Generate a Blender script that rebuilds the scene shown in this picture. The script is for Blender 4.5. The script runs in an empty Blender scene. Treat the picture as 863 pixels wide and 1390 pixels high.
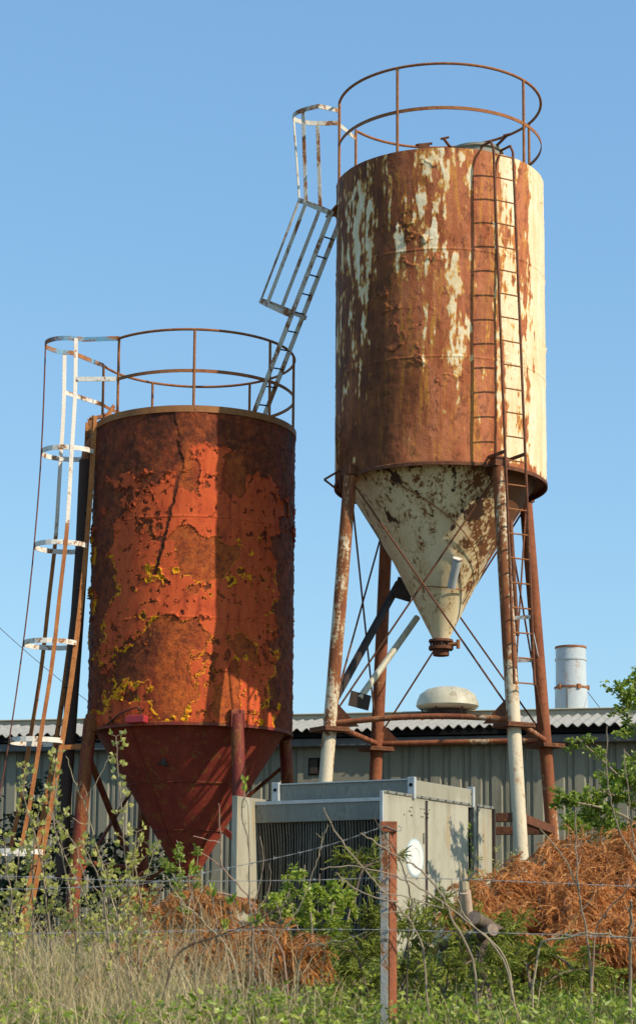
import bpy, math, random
import numpy as np
from mathutils import Vector, Matrix
R_ = math.radians
random.seed(7); np.random.seed(7)
sc = bpy.context.scene
col = sc.collection

# ------------------------------------------------------------------ camera
F_PX, PPX, PPY, H_PX = 2700.0, 431.5, 862.0, 1390.0
PITCH, ROLL = R_(9.0), R_(0.4)
CAM = Vector((0, 0, 1.6))
CM = Matrix.Rotation(math.pi/2 + PITCH, 3, 'X') @ Matrix.Rotation(ROLL, 3, 'Z')
cd = bpy.data.cameras.new('camera'); cam = bpy.data.objects.new('camera', cd); col.objects.link(cam)
cam.location = CAM; cam.rotation_euler = CM.to_euler()
cd.sensor_fit = 'VERTICAL'; cd.sensor_height = 36; cd.sensor_width = 36*863/1390
cd.lens = F_PX/H_PX*36; cd.shift_y = (PPY - H_PX/2)/H_PX
cd.clip_start = 0.1; cd.clip_end = 3000
cd.dof.use_dof = True; cd.dof.focus_distance = 28; cd.dof.aperture_fstop = 8.0
sc.camera = cam

def at(px, py, Y):
    """world point at depth Y seen in direction (px, py) of the survey photo"""
    d = CM @ Vector(((px-PPX)/F_PX, -(py-PPY)/F_PX, -1))
    return CAM + d*(Y/d.y)

# ------------------------------------------------------------------ sun and sky
SUN_AZ, SUN_EL = 57.0, 37.0            # degrees to the right of "towards the camera", height
sv = Vector((math.sin(R_(SUN_AZ))*math.cos(R_(SUN_EL)), -math.cos(R_(SUN_AZ))*math.cos(R_(SUN_EL)), math.sin(R_(SUN_EL))))
sd = bpy.data.lights.new('sun', 'SUN'); so = bpy.data.objects.new('sun', sd); col.objects.link(so)
sd.energy = 5.0; sd.angle = R_(0.5); sd.color = (1.0, 0.90, 0.74)
so.rotation_euler = sv.to_track_quat('Z', 'Y').to_euler(); so.location = (20, -15, 30)
w = bpy.data.worlds.new('World'); sc.world = w; w.use_nodes = True
nt = w.node_tree; nt.nodes.clear()
sky = nt.nodes.new('ShaderNodeTexSky'); sky.sky_type = 'NISHITA'; sky.sun_disc = False
sky.sun_elevation = R_(SUN_EL); sky.sun_rotation = R_(180-SUN_AZ)
sky.air_density = 1.0; sky.dust_density = 0.6; sky.ozone_density = 1.0; sky.altitude = 50
bg = nt.nodes.new('ShaderNodeBackground'); bg.inputs[1].default_value = 0.125
wo = nt.nodes.new('ShaderNodeOutputWorld')
# grade the sky towards the clear, saturated blue of the day (per-channel gain and gamma)
sep = nt.nodes.new('ShaderNodeSeparateColor'); com = nt.nodes.new('ShaderNodeCombineColor'); nt.links.new(sky.outputs[0], sep.inputs[0])
for i, (k, g) in enumerate(((0.723, 0.65), (0.943, 0.55), (1.065, 0.40))):
    a_ = nt.nodes.new('ShaderNodeMath'); a_.operation = 'MULTIPLY'; a_.inputs[1].default_value = 0.125
    b_ = nt.nodes.new('ShaderNodeMath'); b_.operation = 'POWER'; b_.inputs[1].default_value = g
    c_ = nt.nodes.new('ShaderNodeMath'); c_.operation = 'MULTIPLY'; c_.inputs[1].default_value = k/0.125
    nt.links.new(sep.outputs[i], a_.inputs[0]); nt.links.new(a_.outputs[0], b_.inputs[0]); nt.links.new(b_.outputs[0], c_.inputs[0]); nt.links.new(c_.outputs[0], com.inputs[i])
nt.links.new(com.outputs[0], bg.inputs[0]); nt.links.new(bg.outputs[0], wo.inputs[0])

# ------------------------------------------------------------------ material helpers
class NB:
    def __init__(s, name):
        s.m = bpy.data.materials.new(name); s.m.use_nodes = True
        s.t = s.m.node_tree; s.t.nodes.clear()
        s.out = s.n('ShaderNodeOutputMaterial')
    def n(s, typ, **k):
        nd = s.t.nodes.new(typ)
        for a, v in k.items(): setattr(nd, a, v)
        return nd
    def set(s, sock, v):
        if hasattr(v, 'is_output') or isinstance(v, bpy.types.NodeSocket): s.t.links.new(v, sock)
        elif isinstance(v, (tuple, list)) and len(v) == 3 and sock.type == 'RGBA': sock.default_value = (*v, 1)
        else: sock.default_value = v
    def math(s, op, a, b=0.0, c=None, clamp=False):
        nd = s.n('ShaderNodeMath', operation=op, use_clamp=clamp)
        s.set(nd.inputs[0], a); s.set(nd.inputs[1], b)
        if c is not None: s.set(nd.inputs[2], c)
        return nd.outputs[0]
    def mix(s, f, a, b, mode='MIX'):
        nd = s.n('ShaderNodeMix', data_type='RGBA', blend_type=mode)
        s.set(nd.inputs[0], f); s.set(nd.inputs[6], a); s.set(nd.inputs[7], b)
        return nd.outputs[2]
    def coord(s, scale=(1, 1, 1), which='Object', rot=(0, 0, 0)):
        tc = s.n('ShaderNodeTexCoord'); mp = s.n('ShaderNodeMapping')
        mp.inputs['Scale'].default_value = scale; mp.inputs['Rotation'].default_value = rot
        s.t.links.new(tc.outputs[which], mp.inputs[0]); return mp.outputs[0]
    def noise(s, vec, scale, detail=6, rough=0.6, dist=0.0):
        nd = s.n('ShaderNodeTexNoise'); s.set(nd.inputs['Vector'], vec)
        nd.inputs['Scale'].default_value = scale; nd.inputs['Detail'].default_value = detail
        nd.inputs['Roughness'].default_value = rough; nd.inputs['Distortion'].default_value = dist
        return nd.outputs[0]
    def step(s, v, lo, hi):
        nd = s.n('ShaderNodeMapRange'); nd.clamp = True
        s.set(nd.inputs[0], v); s.set(nd.inputs[1], lo); s.set(nd.inputs[2], hi)
        nd.inputs[3].default_value = 0; nd.inputs[4].default_value = 1
        return nd.outputs[0]
    def attr(s, name):
        return s.n('ShaderNodeAttribute', attribute_name=name).outputs['Fac']
    def xyz(s, which='Object'):
        tc = s.n('ShaderNodeTexCoord'); sp = s.n('ShaderNodeSeparateXYZ')
        s.t.links.new(tc.outputs[which], sp.inputs[0]); return sp.outputs
    def bump(s, h, strength=0.5, dist=0.01):
        nd = s.n('ShaderNodeBump'); nd.inputs['Strength'].default_value = strength
        nd.inputs['Distance'].default_value = dist; s.set(nd.inputs['Height'], h); return nd.outputs[0]
    def bsdf(s, color, rough=0.7, metal=0.0, normal=None, spec=0.35):
        b = s.n('ShaderNodeBsdfPrincipled')
        s.set(b.inputs['Base Color'], color); s.set(b.inputs['Roughness'], rough)
        b.inputs['Metallic'].default_value = metal; b.inputs['Specular IOR Level'].default_value = spec
        if normal is not None: s.set(b.inputs['Normal'], normal)
        return b.outputs[0]
    def done(s, sh):
        s.t.links.new(sh, s.out.inputs[0]); return s.m

def mat_rust(name, paint, ra, rb, amount, scale=3.0, stretch=0.35, z=None, rough=0.75, fine=1.0):
    """painted steel with rust breaking through; amount = rusty share, or (z0, share, z1, share)"""
    b = NB(name)
    v = b.coord((1, 1, stretch)); v2 = b.coord()
    n1 = b.noise(v, scale, 9, 0.62, 0.3); n2 = b.noise(v2, scale*6*fine, 6, 0.65)
    n3 = b.noise(v, scale*2.3, 5, 0.6)
    f = b.math('ADD', b.math('MULTIPLY', n1, 0.75), b.math('MULTIPLY', n2, 0.25))
    if z:
        zz = b.xyz()[2]
        nd = b.n('ShaderNodeMapRange'); b.set(nd.inputs[0], zz)
        for i, q in enumerate((z[0], z[2], z[1], z[3])): nd.inputs[1+i].default_value = q
        am = b.math('MULTIPLY_ADD', nd.outputs[0], 0.36, 0.32)
    else:
        am = 0.32 + 0.36*amount
    d = b.math('SUBTRACT', am, f)                      # > 0 rust
    mask = b.step(d, -0.01, 0.02)
    fr = b.math('SUBTRACT', b.step(d, -0.05, 0.0), b.step(d, 0.0, 0.06))
    rust = b.mix(b.step(n3, 0.35, 0.65), ra, rb)
    rust = b.mix(b.math('MULTIPLY', b.step(n2, 0.5, 0.72), 0.6), rust, tuple(c*0.35 for c in ra))
    pc = b.mix(b.math('MULTIPLY', b.step(n3, 0.4, 0.75), 0.35), paint, tuple(c*0.62 for c in paint))
    c = b.mix(mask, pc, rust)
    c = b.mix(b.math('MULTIPLY', fr, 0.5), c, (0.36, 0.15, 0.035))
    h = b.math('ADD', b.math('MULTIPLY', mask, -0.6), n2)
    return b.done(b.bsdf(c, b.math('MULTIPLY_ADD', mask, 0.25, rough-0.25), 0, b.bump(h, 0.6, 0.012), 0.2))

def mat_plain(name, c1, c2, scale=4, stretch=1.0, rough=0.7, bump=0.3, spec=0.35, dirt=None, bd=0.01):
    b = NB(name); v = b.coord((1, 1, stretch))
    n1 = b.noise(v, scale, 7, 0.6, 0.2); n2 = b.noise(v, scale*7, 5, 0.65)
    c = b.mix(b.step(n1, 0.32, 0.68), c1, c2)
    if dirt: c = b.mix(b.math('MULTIPLY', b.step(b.math('MULTIPLY', n1, n2), 0.27, 0.40), 0.75), c, dirt)
    return b.done(b.bsdf(c, rough, 0, b.bump(n2, bump, bd), spec))

def mat_leaf(name, ca, cb, cc, rough=0.45, trans=0.35, spec=0.4, clump=None):
    b = NB(name)
    ri = b.n('ShaderNodeNewGeometry').outputs['Random Per Island']
    cr = b.n('ShaderNodeValToRGB'); cr.color_ramp.elements[0].color = (*ca, 1); cr.color_ramp.elements[1].color = (*cc, 1)
    e = cr.color_ramp.elements.new(0.5); e.color = (*cb, 1)
    b.set(cr.inputs[0], ri)
    n = b.noise(b.coord(), 2.2, 3); c = b.mix(b.math('MULTIPLY', b.step(n, 0.4, 0.7), 0.35), cr.outputs[0], tuple(x*0.5 for x in ca))
    if clump: c = b.mix(b.math('MULTIPLY', b.step(b.noise(b.coord(), 7.5, 4, .6), .50, .66), .6), c, clump)
    s1 = b.bsdf(c, rough, 0, None, spec)
    t = b.n('ShaderNodeBsdfTranslucent'); b.set(t.inputs[0], c)
    mx = b.n('ShaderNodeMixShader'); mx.inputs[0].default_value = trans
    b.t.links.new(s1, mx.inputs[1]); b.t.links.new(t.outputs[0], mx.inputs[2])
    return b.done(mx.outputs[0])

# shells of the silos: paint / rust masks are per-vertex fields made further down
def mat_peel():
    b = NB('peeling_red_paint')
    p = b.attr('paint'); y = b.attr('yellow'); tone = b.attr('tone'); dk = b.attr('grime')
    v = b.coord(); vs = b.coord((1, 1, 0.25))
    n1 = b.noise(v, 5, 8, 0.65); n2 = b.noise(v, 38, 5, 0.7); n3 = b.noise(vs, 9, 6, 0.6)
    nm = b.noise(v, 13, 7, 0.7, 0.5)
    rust = b.mix(b.step(n1, 0.36, 0.66), (0.11, 0.027, 0.012), (0.29, 0.060, 0.019))
    pat = b.mix(b.step(n1, 0.35, 0.65), (0.36, 0.068, 0.017), (0.62, 0.132, 0.024))
    rust = b.mix(tone, rust, pat)
    rust = b.mix(b.math('MULTIPLY', b.step(nm, 0.50, 0.60), 0.55), rust, (0.050, 0.019, 0.011))
    rust = b.mix(b.math('MULTIPLY', b.step(nm, 0.46, 0.36), 0.55), rust, (0.34, 0.105, 0.024))
    rust = b.mix(b.math('MULTIPLY', b.step(b.noise(vs, 3.2, 7, 0.65), 0.55, 0.62), 0.55), rust, (0.30, 0.045, 0.018))
    red = b.mix(b.step(n3, 0.35, 0.7), (0.63, 0.108, 0.030), (0.47, 0.066, 0.020))
    red = b.mix(b.math('MULTIPLY', b.step(n3, 0.56, 0.72), 0.65), red, (0.17, 0.032, 0.016))
    red = b.mix(b.math('MULTIPLY', b.step(nm, 0.60, 0.66), 0.6), red, (0.12, 0.03, 0.015))
    c = b.mix(b.step(p, 0.35, 0.65), rust, red)
    c = b.mix(b.math('MULTIPLY', b.step(y, 0.45, 0.65), b.step(nm, 0.40, 0.50)), c, (0.88, 0.38, 0.010))
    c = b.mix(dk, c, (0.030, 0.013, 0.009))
    return b.done(b.bsdf(c, 0.72, 0, b.bump(b.math('MULTIPLY', b.math('ADD', n2, nm), b.math('MULTIPLY_ADD', p, -0.75, 1.0)), 0.7, 0.018), 0.15))

def mat_cream():
    b = NB('cream_paint_over_rust')
    p = b.attr('paint'); tone = b.attr('tone')
    v = b.coord(); vs = b.coord((1, 1, 0.16))
    n1 = b.noise(v, 3.2, 8, 0.65); n2 = b.noise(v, 34, 5, 0.7); n3 = b.noise(vs, 7, 7, 0.62, 0.4)
    nm = b.noise(b.coord((1, 1, 0.5)), 12, 7, 0.7, 0.4); n5 = b.noise(b.coord((1, 1, 0.10)), 11, 6, 0.65, 0.5)
    dark = b.mix(b.step(n1, 0.38, 0.66), (0.12, 0.037, 0.014), (0.24, 0.074, 0.023))
    redb = b.mix(b.step(n3, 0.36, 0.66), (0.36, 0.095, 0.032), (0.52, 0.175, 0.075))
    rust = b.mix(tone, dark, redb)
    rust = b.mix(b.math('MULTIPLY', b.step(n5, 0.52, 0.66), 0.8), rust, b.mix(tone, (0.30, 0.105, 0.020), (0.60, 0.25, 0.042)))
    rust = b.mix(b.math('MULTIPLY', b.step(nm, 0.52, 0.62), 0.6), rust, (0.085, 0.028, 0.013))
    rust = b.mix(b.math('MULTIPLY', b.step(n2, 0.55, 0.72), 0.35), rust, (0.05, 0.022, 0.012))
    cream = b.mix(b.step(n3, 0.36, 0.72), (0.84, 0.71, 0.48), (0.68, 0.48, 0.22))
    pj = b.math('ADD', p, b.math('ADD', b.math('MULTIPLY', b.math('SUBTRACT', n2, 0.5), 0.30), b.math('MULTIPLY', b.math('SUBTRACT', n5, 0.5), 1.1)))
    orange = b.mix(b.step(n1, 0.4, 0.62), (0.50, 0.19, 0.028), (0.70, 0.38, 0.085))
    c = b.mix(b.step(pj, 0.24, 0.46), rust, orange)
    c = b.mix(b.step(pj, 0.44, 0.68), c, cream)
    return b.done(b.bsdf(c, 0.62, 0, b.bump(b.math('ADD', n2, b.math('MULTIPLY', p, 0.5)), 0.6, 0.014), 0.15))

def mat_hopper_cream():
    b = NB('spotted_cream_cone')
    v = b.coord((1, 1, .55)); X, Y, Z = b.xyz()
    n0 = b.noise(v, 1.7, 4, 0.55); n1 = b.noise(v, 6.5, 9, 0.66, 0.3); n2 = b.noise(v, 26, 6, 0.7); n4 = b.noise(v, 2.6, 8, 0.6)
    side = b.step(X, 0.05, 1.3)
    bias = b.math('ADD', b.math('MULTIPLY_ADD', side, 0.19, -0.03), b.math('ADD', b.math('MULTIPLY', n0, 0.28), b.math('MULTIPLY', b.step(Z, 5.6, 6.75), 0.055)))
    f = b.math('ADD', b.math('ADD', b.math('MULTIPLY', n1, 0.55), b.math('MULTIPLY', n2, 0.45)), bias)
    cream = b.mix(b.step(n4, 0.35, 0.7), (0.80, 0.66, 0.42), (0.62, 0.46, 0.23))
    c = b.mix(b.math('MULTIPLY', b.step(f, 0.64, 0.74), 0.85), cream, (0.36, 0.18, 0.045))
    c = b.mix(b.step(f, 0.705, 0.74), c, (0.17, 0.062, 0.020))
    big = b.math('ADD', n4, b.math('MULTIPLY', b.math('SUBTRACT', n2, 0.5), 0.16))
    c = b.mix(b.math('MULTIPLY', b.step(big, 0.56, 0.58), b.step(Z, 5.6, 6.0)), c, (0.065, 0.03, 0.016))
    return b.done(b.bsdf(c, 0.7, 0, b.bump(b.math('SUBTRACT', n2, f), 0.5, 0.012), 0.3))

M = {}
M['peel'] = mat_peel(); M['cream'] = mat_cream(); M['hop_cream'] = mat_hopper_cream()
M['hop_red'] = mat_plain('dark_red_cone_paint', (0.27, 0.042, 0.026), (0.34, 0.060, 0.036), 1.6, 0.5, 0.55, 0.2, 0.4, (0.06, 0.022, 0.016))
def mat_red_cone():
    b = NB('dull_red_cone_paint'); v = b.coord(); vs = b.coord((1, 1, .14))
    n1 = b.noise(vs, 6, 7, .62, .3); n2 = b.noise(v, 22, 6, .7); n3 = b.noise(v, 2.2, 6, .6); n4 = b.noise(v, 8, 7, .68, .3)
    c = b.mix(b.step(n3, .35, .65), (0.29, 0.044, 0.026), (0.22, 0.034, 0.022))
    c = b.mix(b.math('MULTIPLY', b.step(n1, .52, .68), .55), c, (0.12, 0.026, 0.018))
    c = b.mix(b.math('MULTIPLY', b.step(n1, .44, .34), .35), c, (0.38, 0.085, 0.05))
    c = b.mix(b.math('MULTIPLY', b.step(n4, .60, .64), .85), c, (0.055, 0.022, 0.014))
    c = b.mix(b.math('MULTIPLY', b.step(b.math('ADD', n4, b.math('MULTIPLY', n2, .3)), .70, .76), .6), c, (0.30, 0.12, 0.03))
    return b.done(b.bsdf(c, .6, 0, b.bump(b.math('ADD', n3, b.math('MULTIPLY', n2, .25)), .45, .03), .25))
M['hop_red'] = mat_red_cone()
M['leg_red'] = mat_rust('dark_red_leg_paint', (0.19, 0.034, 0.022), (0.10, 0.028, 0.016), (0.20, 0.05, 0.022), 0.4, 4)
M['rail'] = mat_rust('rusty_rail', (0.40, 0.20, 0.10), (0.27, 0.095, 0.034), (0.36, 0.15, 0.055), 0.85, 5, 1)
M['rail_dark'] = mat_rust('dark_rusty_bar', (0.22, 0.10, 0.06), (0.11, 0.042, 0.022), (0.19, 0.07, 0.032), 0.85, 5, 1)
M['rim'] = mat_plain('orange_rust_rim', (0.36, 0.15, 0.045), (0.26, 0.10, 0.035), 6, 1, 0.75, 0.3)
M['leg'] = mat_rust('cream_leg_rust', (0.66, 0.55, 0.38), (0.15, 0.045, 0.022), (0.30, 0.10, 0.038), None, 2.6, 0.22, (2.2, 0.20, 6.8, 0.80))
M['leg_pale'] = mat_rust('pale_worn_leg', (0.66, 0.55, 0.38), (0.15, 0.045, 0.022), (0.30, 0.10, 0.038), None, 3.4, 0.25, (3.4, 0.22, 7.2, 0.78))
M['leg_rusty'] = mat_rust('rust_red_leg', (0.58, 0.48, 0.34), (0.20, 0.062, 0.028), (0.32, 0.105, 0.044), None, 2.6, 0.22, (0.6, 0.42, 5.0, 0.95))
M['strap'] = mat_rust('white_strap_rust', (0.78, 0.70, 0.60), (0.30, 0.10, 0.035), (0.42, 0.17, 0.05), None, 5, 0.3, (5.6, 1.1, 6.6, 0.20))
M['hoop'] = mat_rust('white_hoop_rust', (0.78, 0.72, 0.62), (0.28, 0.10, 0.04), (0.40, 0.16, 0.05), 0.34, 5, 1)
M['hoop_blue'] = mat_rust('blue_white_hoop', (0.16, 0.36, 0.50), (0.30, 0.11, 0.05), (0.40, 0.17, 0.06), 0.5, 3, 1)
M['strap_thin'] = mat_rust('thin_rust_strap', (0.6, 0.5, 0.42), (0.16, 0.05, 0.03), (0.26, 0.085, 0.04), 0.85, 5, 0.3)
M['cage_white'] = mat_rust('white_cage_rust', (0.60, 0.55, 0.45), (0.24, 0.09, 0.04), (0.34, 0.14, 0.06), 0.38, 6, 0.6)
M['ladder_rail'] = mat_rust('orange_ladder_rail', (0.6, 0.42, 0.3), (0.33, 0.115, 0.035), (0.44, 0.18, 0.055), 0.8, 4, 0.4)
M['dark_pipe'] = mat_plain('dark_brown_pipe', (0.040, 0.024, 0.018), (0.075, 0.040, 0.026), 3, 0.15, 0.8, 0.5)
M['dark_iron'] = mat_plain('dark_iron', (0.030, 0.022, 0.018), (0.06, 0.038, 0.028), 6, 1, 0.7, 0.3)
M['red_box'] = mat_plain('red_lamp_box', (0.42, 0.035, 0.045), (0.34, 0.03, 0.035), 6, 1, 0.4, 0.1)
M['grey_metal'] = mat_plain('grey_galvanised', (0.38, 0.39, 0.38), (0.50, 0.51, 0.49), 8, 1, 0.45, 0.2, 0.5)
M['hatch'] = mat_plain('grey_green_hatch', (0.20, 0.19, 0.15), (0.30, 0.27, 0.20), 8, 1, 0.7, 0.3)
M['clad'] = mat_plain('grey_green_cladding', (0.215, 0.20, 0.145), (0.275, 0.255, 0.185), 1.4, 0.12, 0.55, 0.1, 0.4, (0.12, 0.11, 0.08))
M['roof'] = mat_plain('weathered_cement_sheet', (0.24, 0.23, 0.205), (0.40, 0.385, 0.345), 5, 1, 0.9, 0.5, 0.2, (0.16, 0.15, 0.13))
M['gutter'] = mat_plain('grey_gutter', (0.10, 0.10, 0.10), (0.15, 0.15, 0.145), 3, 1, 0.6, 0.1)
M['parapet'] = mat_plain('beige_parapet', (0.46, 0.42, 0.31), (0.38, 0.345, 0.25), 1.2, 1, 0.8, 0.2)
M['vent'] = mat_plain('cream_cowl', (0.55, 0.50, 0.36), (0.44, 0.39, 0.27), 2.5, 0.6, 0.5, 0.1, 0.4, (0.25, 0.2, 0.13))
M['flue'] = mat_rust('silver_flue', (0.50, 0.54, 0.55), (0.28, 0.14, 0.07), (0.38, 0.22, 0.12), 0.20, 1.6, 0.5, None, 0.6)
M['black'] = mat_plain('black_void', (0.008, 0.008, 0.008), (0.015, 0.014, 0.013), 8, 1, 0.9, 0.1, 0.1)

def mat_box_panel():
    b = NB('stained_beige_panel')
    v = b.coord((1, 1, 0.12)); n1 = b.noise(v, 5, 7, 0.6, 0.2); n2 = b.noise(b.coord(), 20, 5, 0.6)
    c = b.mix(b.step(n1, 0.35, 0.65), (0.44, 0.40, 0.295), (0.35, 0.32, 0.235))
    c = b.mix(b.math('MULTIPLY', b.step(n1, 0.57, 0.68), 0.65), c, (0.40, 0.25, 0.09))
    c = b.mix(b.math('MULTIPLY', b.step(n2, 0.60, 0.7), 0.35), c, (0.22, 0.19, 0.13))
    zz = b.xyz()[2]; gr = b.math('MULTIPLY', b.step(b.math('ADD', zz, b.math('MULTIPLY', n1, .5)), 2.02, 2.16), .55)
    c = b.mix(gr, c, (0.25, 0.225, 0.16))
    c = b.mix(b.math('MULTIPLY', b.step(b.noise(b.coord((1, 1, .25)), 9, 7, .68), .56, .64), .4), c, (0.24, 0.21, 0.15))
    return b.done(b.bsdf(c, 0.55, 0, b.bump(n2, 0.12, 0.006), 0.4))
M['panel'] = mat_box_panel()
M['panel_grey'] = mat_plain('dirty_grey_steel', (0.17, 0.165, 0.135), (0.27, 0.255, 0.20), 5, 0.3, 0.5, 0.2, 0.5, (0.07, 0.06, 0.05))
M['fin'] = mat_plain('dark_coil_fins', (0.07, 0.058, 0.042), (0.22, 0.18, 0.125), 9, 0.12, 0.4, 0.3, 0.6)
M['white'] = mat_plain('white_disc', (0.75, 0.74, 0.70), (0.68, 0.67, 0.62), 6, 1, 0.5, 0.05)
M['blue'] = mat_plain('pale_blue_ring', (0.40, 0.52, 0.56), (0.45, 0.55, 0.58), 6, 1, 0.5, 0.05)
M['post'] = mat_rust('fence_post_steel', (0.36, 0.35, 0.32), (0.22, 0.075, 0.035), (0.32, 0.12, 0.055), None, 5, 0.25, (1.2, 0.25, 2.6, 0.72))
M['post_rust'] = mat_rust('rusted_post_side', (0.36, 0.30, 0.25), (0.22, 0.07, 0.034), (0.34, 0.115, 0.05), 0.9, 5, 0.25)
M['wire'] = mat_plain('grey_wire', (0.22, 0.22, 0.215), (0.32, 0.32, 0.31), 20, 1, 0.5, 0.1, 0.5)
M['twig'] = mat_plain('grey_bark_twig', (0.23, 0.175, 0.12), (0.34, 0.27, 0.19), 14, 0.4, 0.85, 0.3, 0.2)
M['twig_pale'] = mat_plain('pale_dry_cane', (0.46, 0.38, 0.25), (0.36, 0.28, 0.17), 14, 0.4, 0.8, 0.3, 0.2)
M['twig_dark'] = mat_plain('dark_bark_twig', (0.085, 0.062, 0.045), (0.15, 0.11, 0.08), 14, 0.4, 0.85, 0.3, 0.2)
M['twig_red'] = mat_plain('reddish_twig', (0.30, 0.17, 0.12), (0.40, 0.26, 0.19), 14, 0.4, 0.8, 0.3, 0.2)
M['bark_end'] = mat_plain('weathered_log_end', (0.20, 0.14, 0.10), (0.32, 0.24, 0.18), 18, 1, 0.9, 0.5, 0.2)
M['bark'] = mat_plain('brown_bark', (0.10, 0.07, 0.05), (0.19, 0.14, 0.10), 12, 0.3, 0.9, 0.6, 0.2)
M['wood_end'] = mat_plain('pale_sawn_wood', (0.48, 0.33, 0.23), (0.58, 0.42, 0.31), 18, 1, 0.85, 0.4, 0.2)
M['leaf_pale'] = mat_leaf('pale_hawthorn_leaf', (0.42, 0.43, 0.085), (0.58, 0.56, 0.15), (0.78, 0.72, 0.31), 0.5, 0.5)
M['leaf_green'] = mat_leaf('fresh_green_leaf', (0.15, 0.24, 0.022), (0.27, 0.37, 0.04), (0.45, 0.50, 0.10), 0.35, 0.45, 0.6)
M['leaf_yel'] = mat_leaf('yellow_green_leaf', (0.18, 0.27, 0.022), (0.31, 0.40, 0.04), (0.46, 0.48, 0.09), 0.4, 0.4)
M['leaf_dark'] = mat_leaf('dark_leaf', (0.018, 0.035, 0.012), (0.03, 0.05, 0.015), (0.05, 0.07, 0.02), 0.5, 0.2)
M['frond_dead'] = mat_leaf('dead_orange_needle', (0.54, 0.20, 0.05), (0.76, 0.35, 0.11), (0.90, 0.58, 0.27), 0.8, 0.45, 0.15, (0.28, 0.11, 0.04))
M['frond_brown'] = mat_leaf('dead_brown_needle', (0.46, 0.17, 0.04), (0.64, 0.28, 0.075), (0.78, 0.44, 0.17), 0.8, 0.4, 0.15, (0.19, 0.085, 0.04))
M['frond_green'] = mat_leaf('green_conifer_needle', (0.13, 0.17, 0.022), (0.28, 0.32, 0.045), (0.46, 0.44, 0.09), 0.6, 0.25, 0.2)
M['straw'] = mat_leaf('dry_straw', (0.46, 0.35, 0.17), (0.58, 0.46, 0.25), (0.70, 0.58, 0.35), 0.7, 0.3, 0.2)
M['grass'] = mat_leaf('rough_green_grass', (0.10, 0.13, 0.025), (0.17, 0.20, 0.04), (0.32, 0.29, 0.10), 0.6, 0.35, 0.2)
M['soil'] = mat_plain('weedy_soil', (0.055, 0.05, 0.025), (0.12, 0.095, 0.05), 1.5, 1, 0.95, 0.6, 0.1, (0.04, 0.05, 0.015), 0.05)

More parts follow.
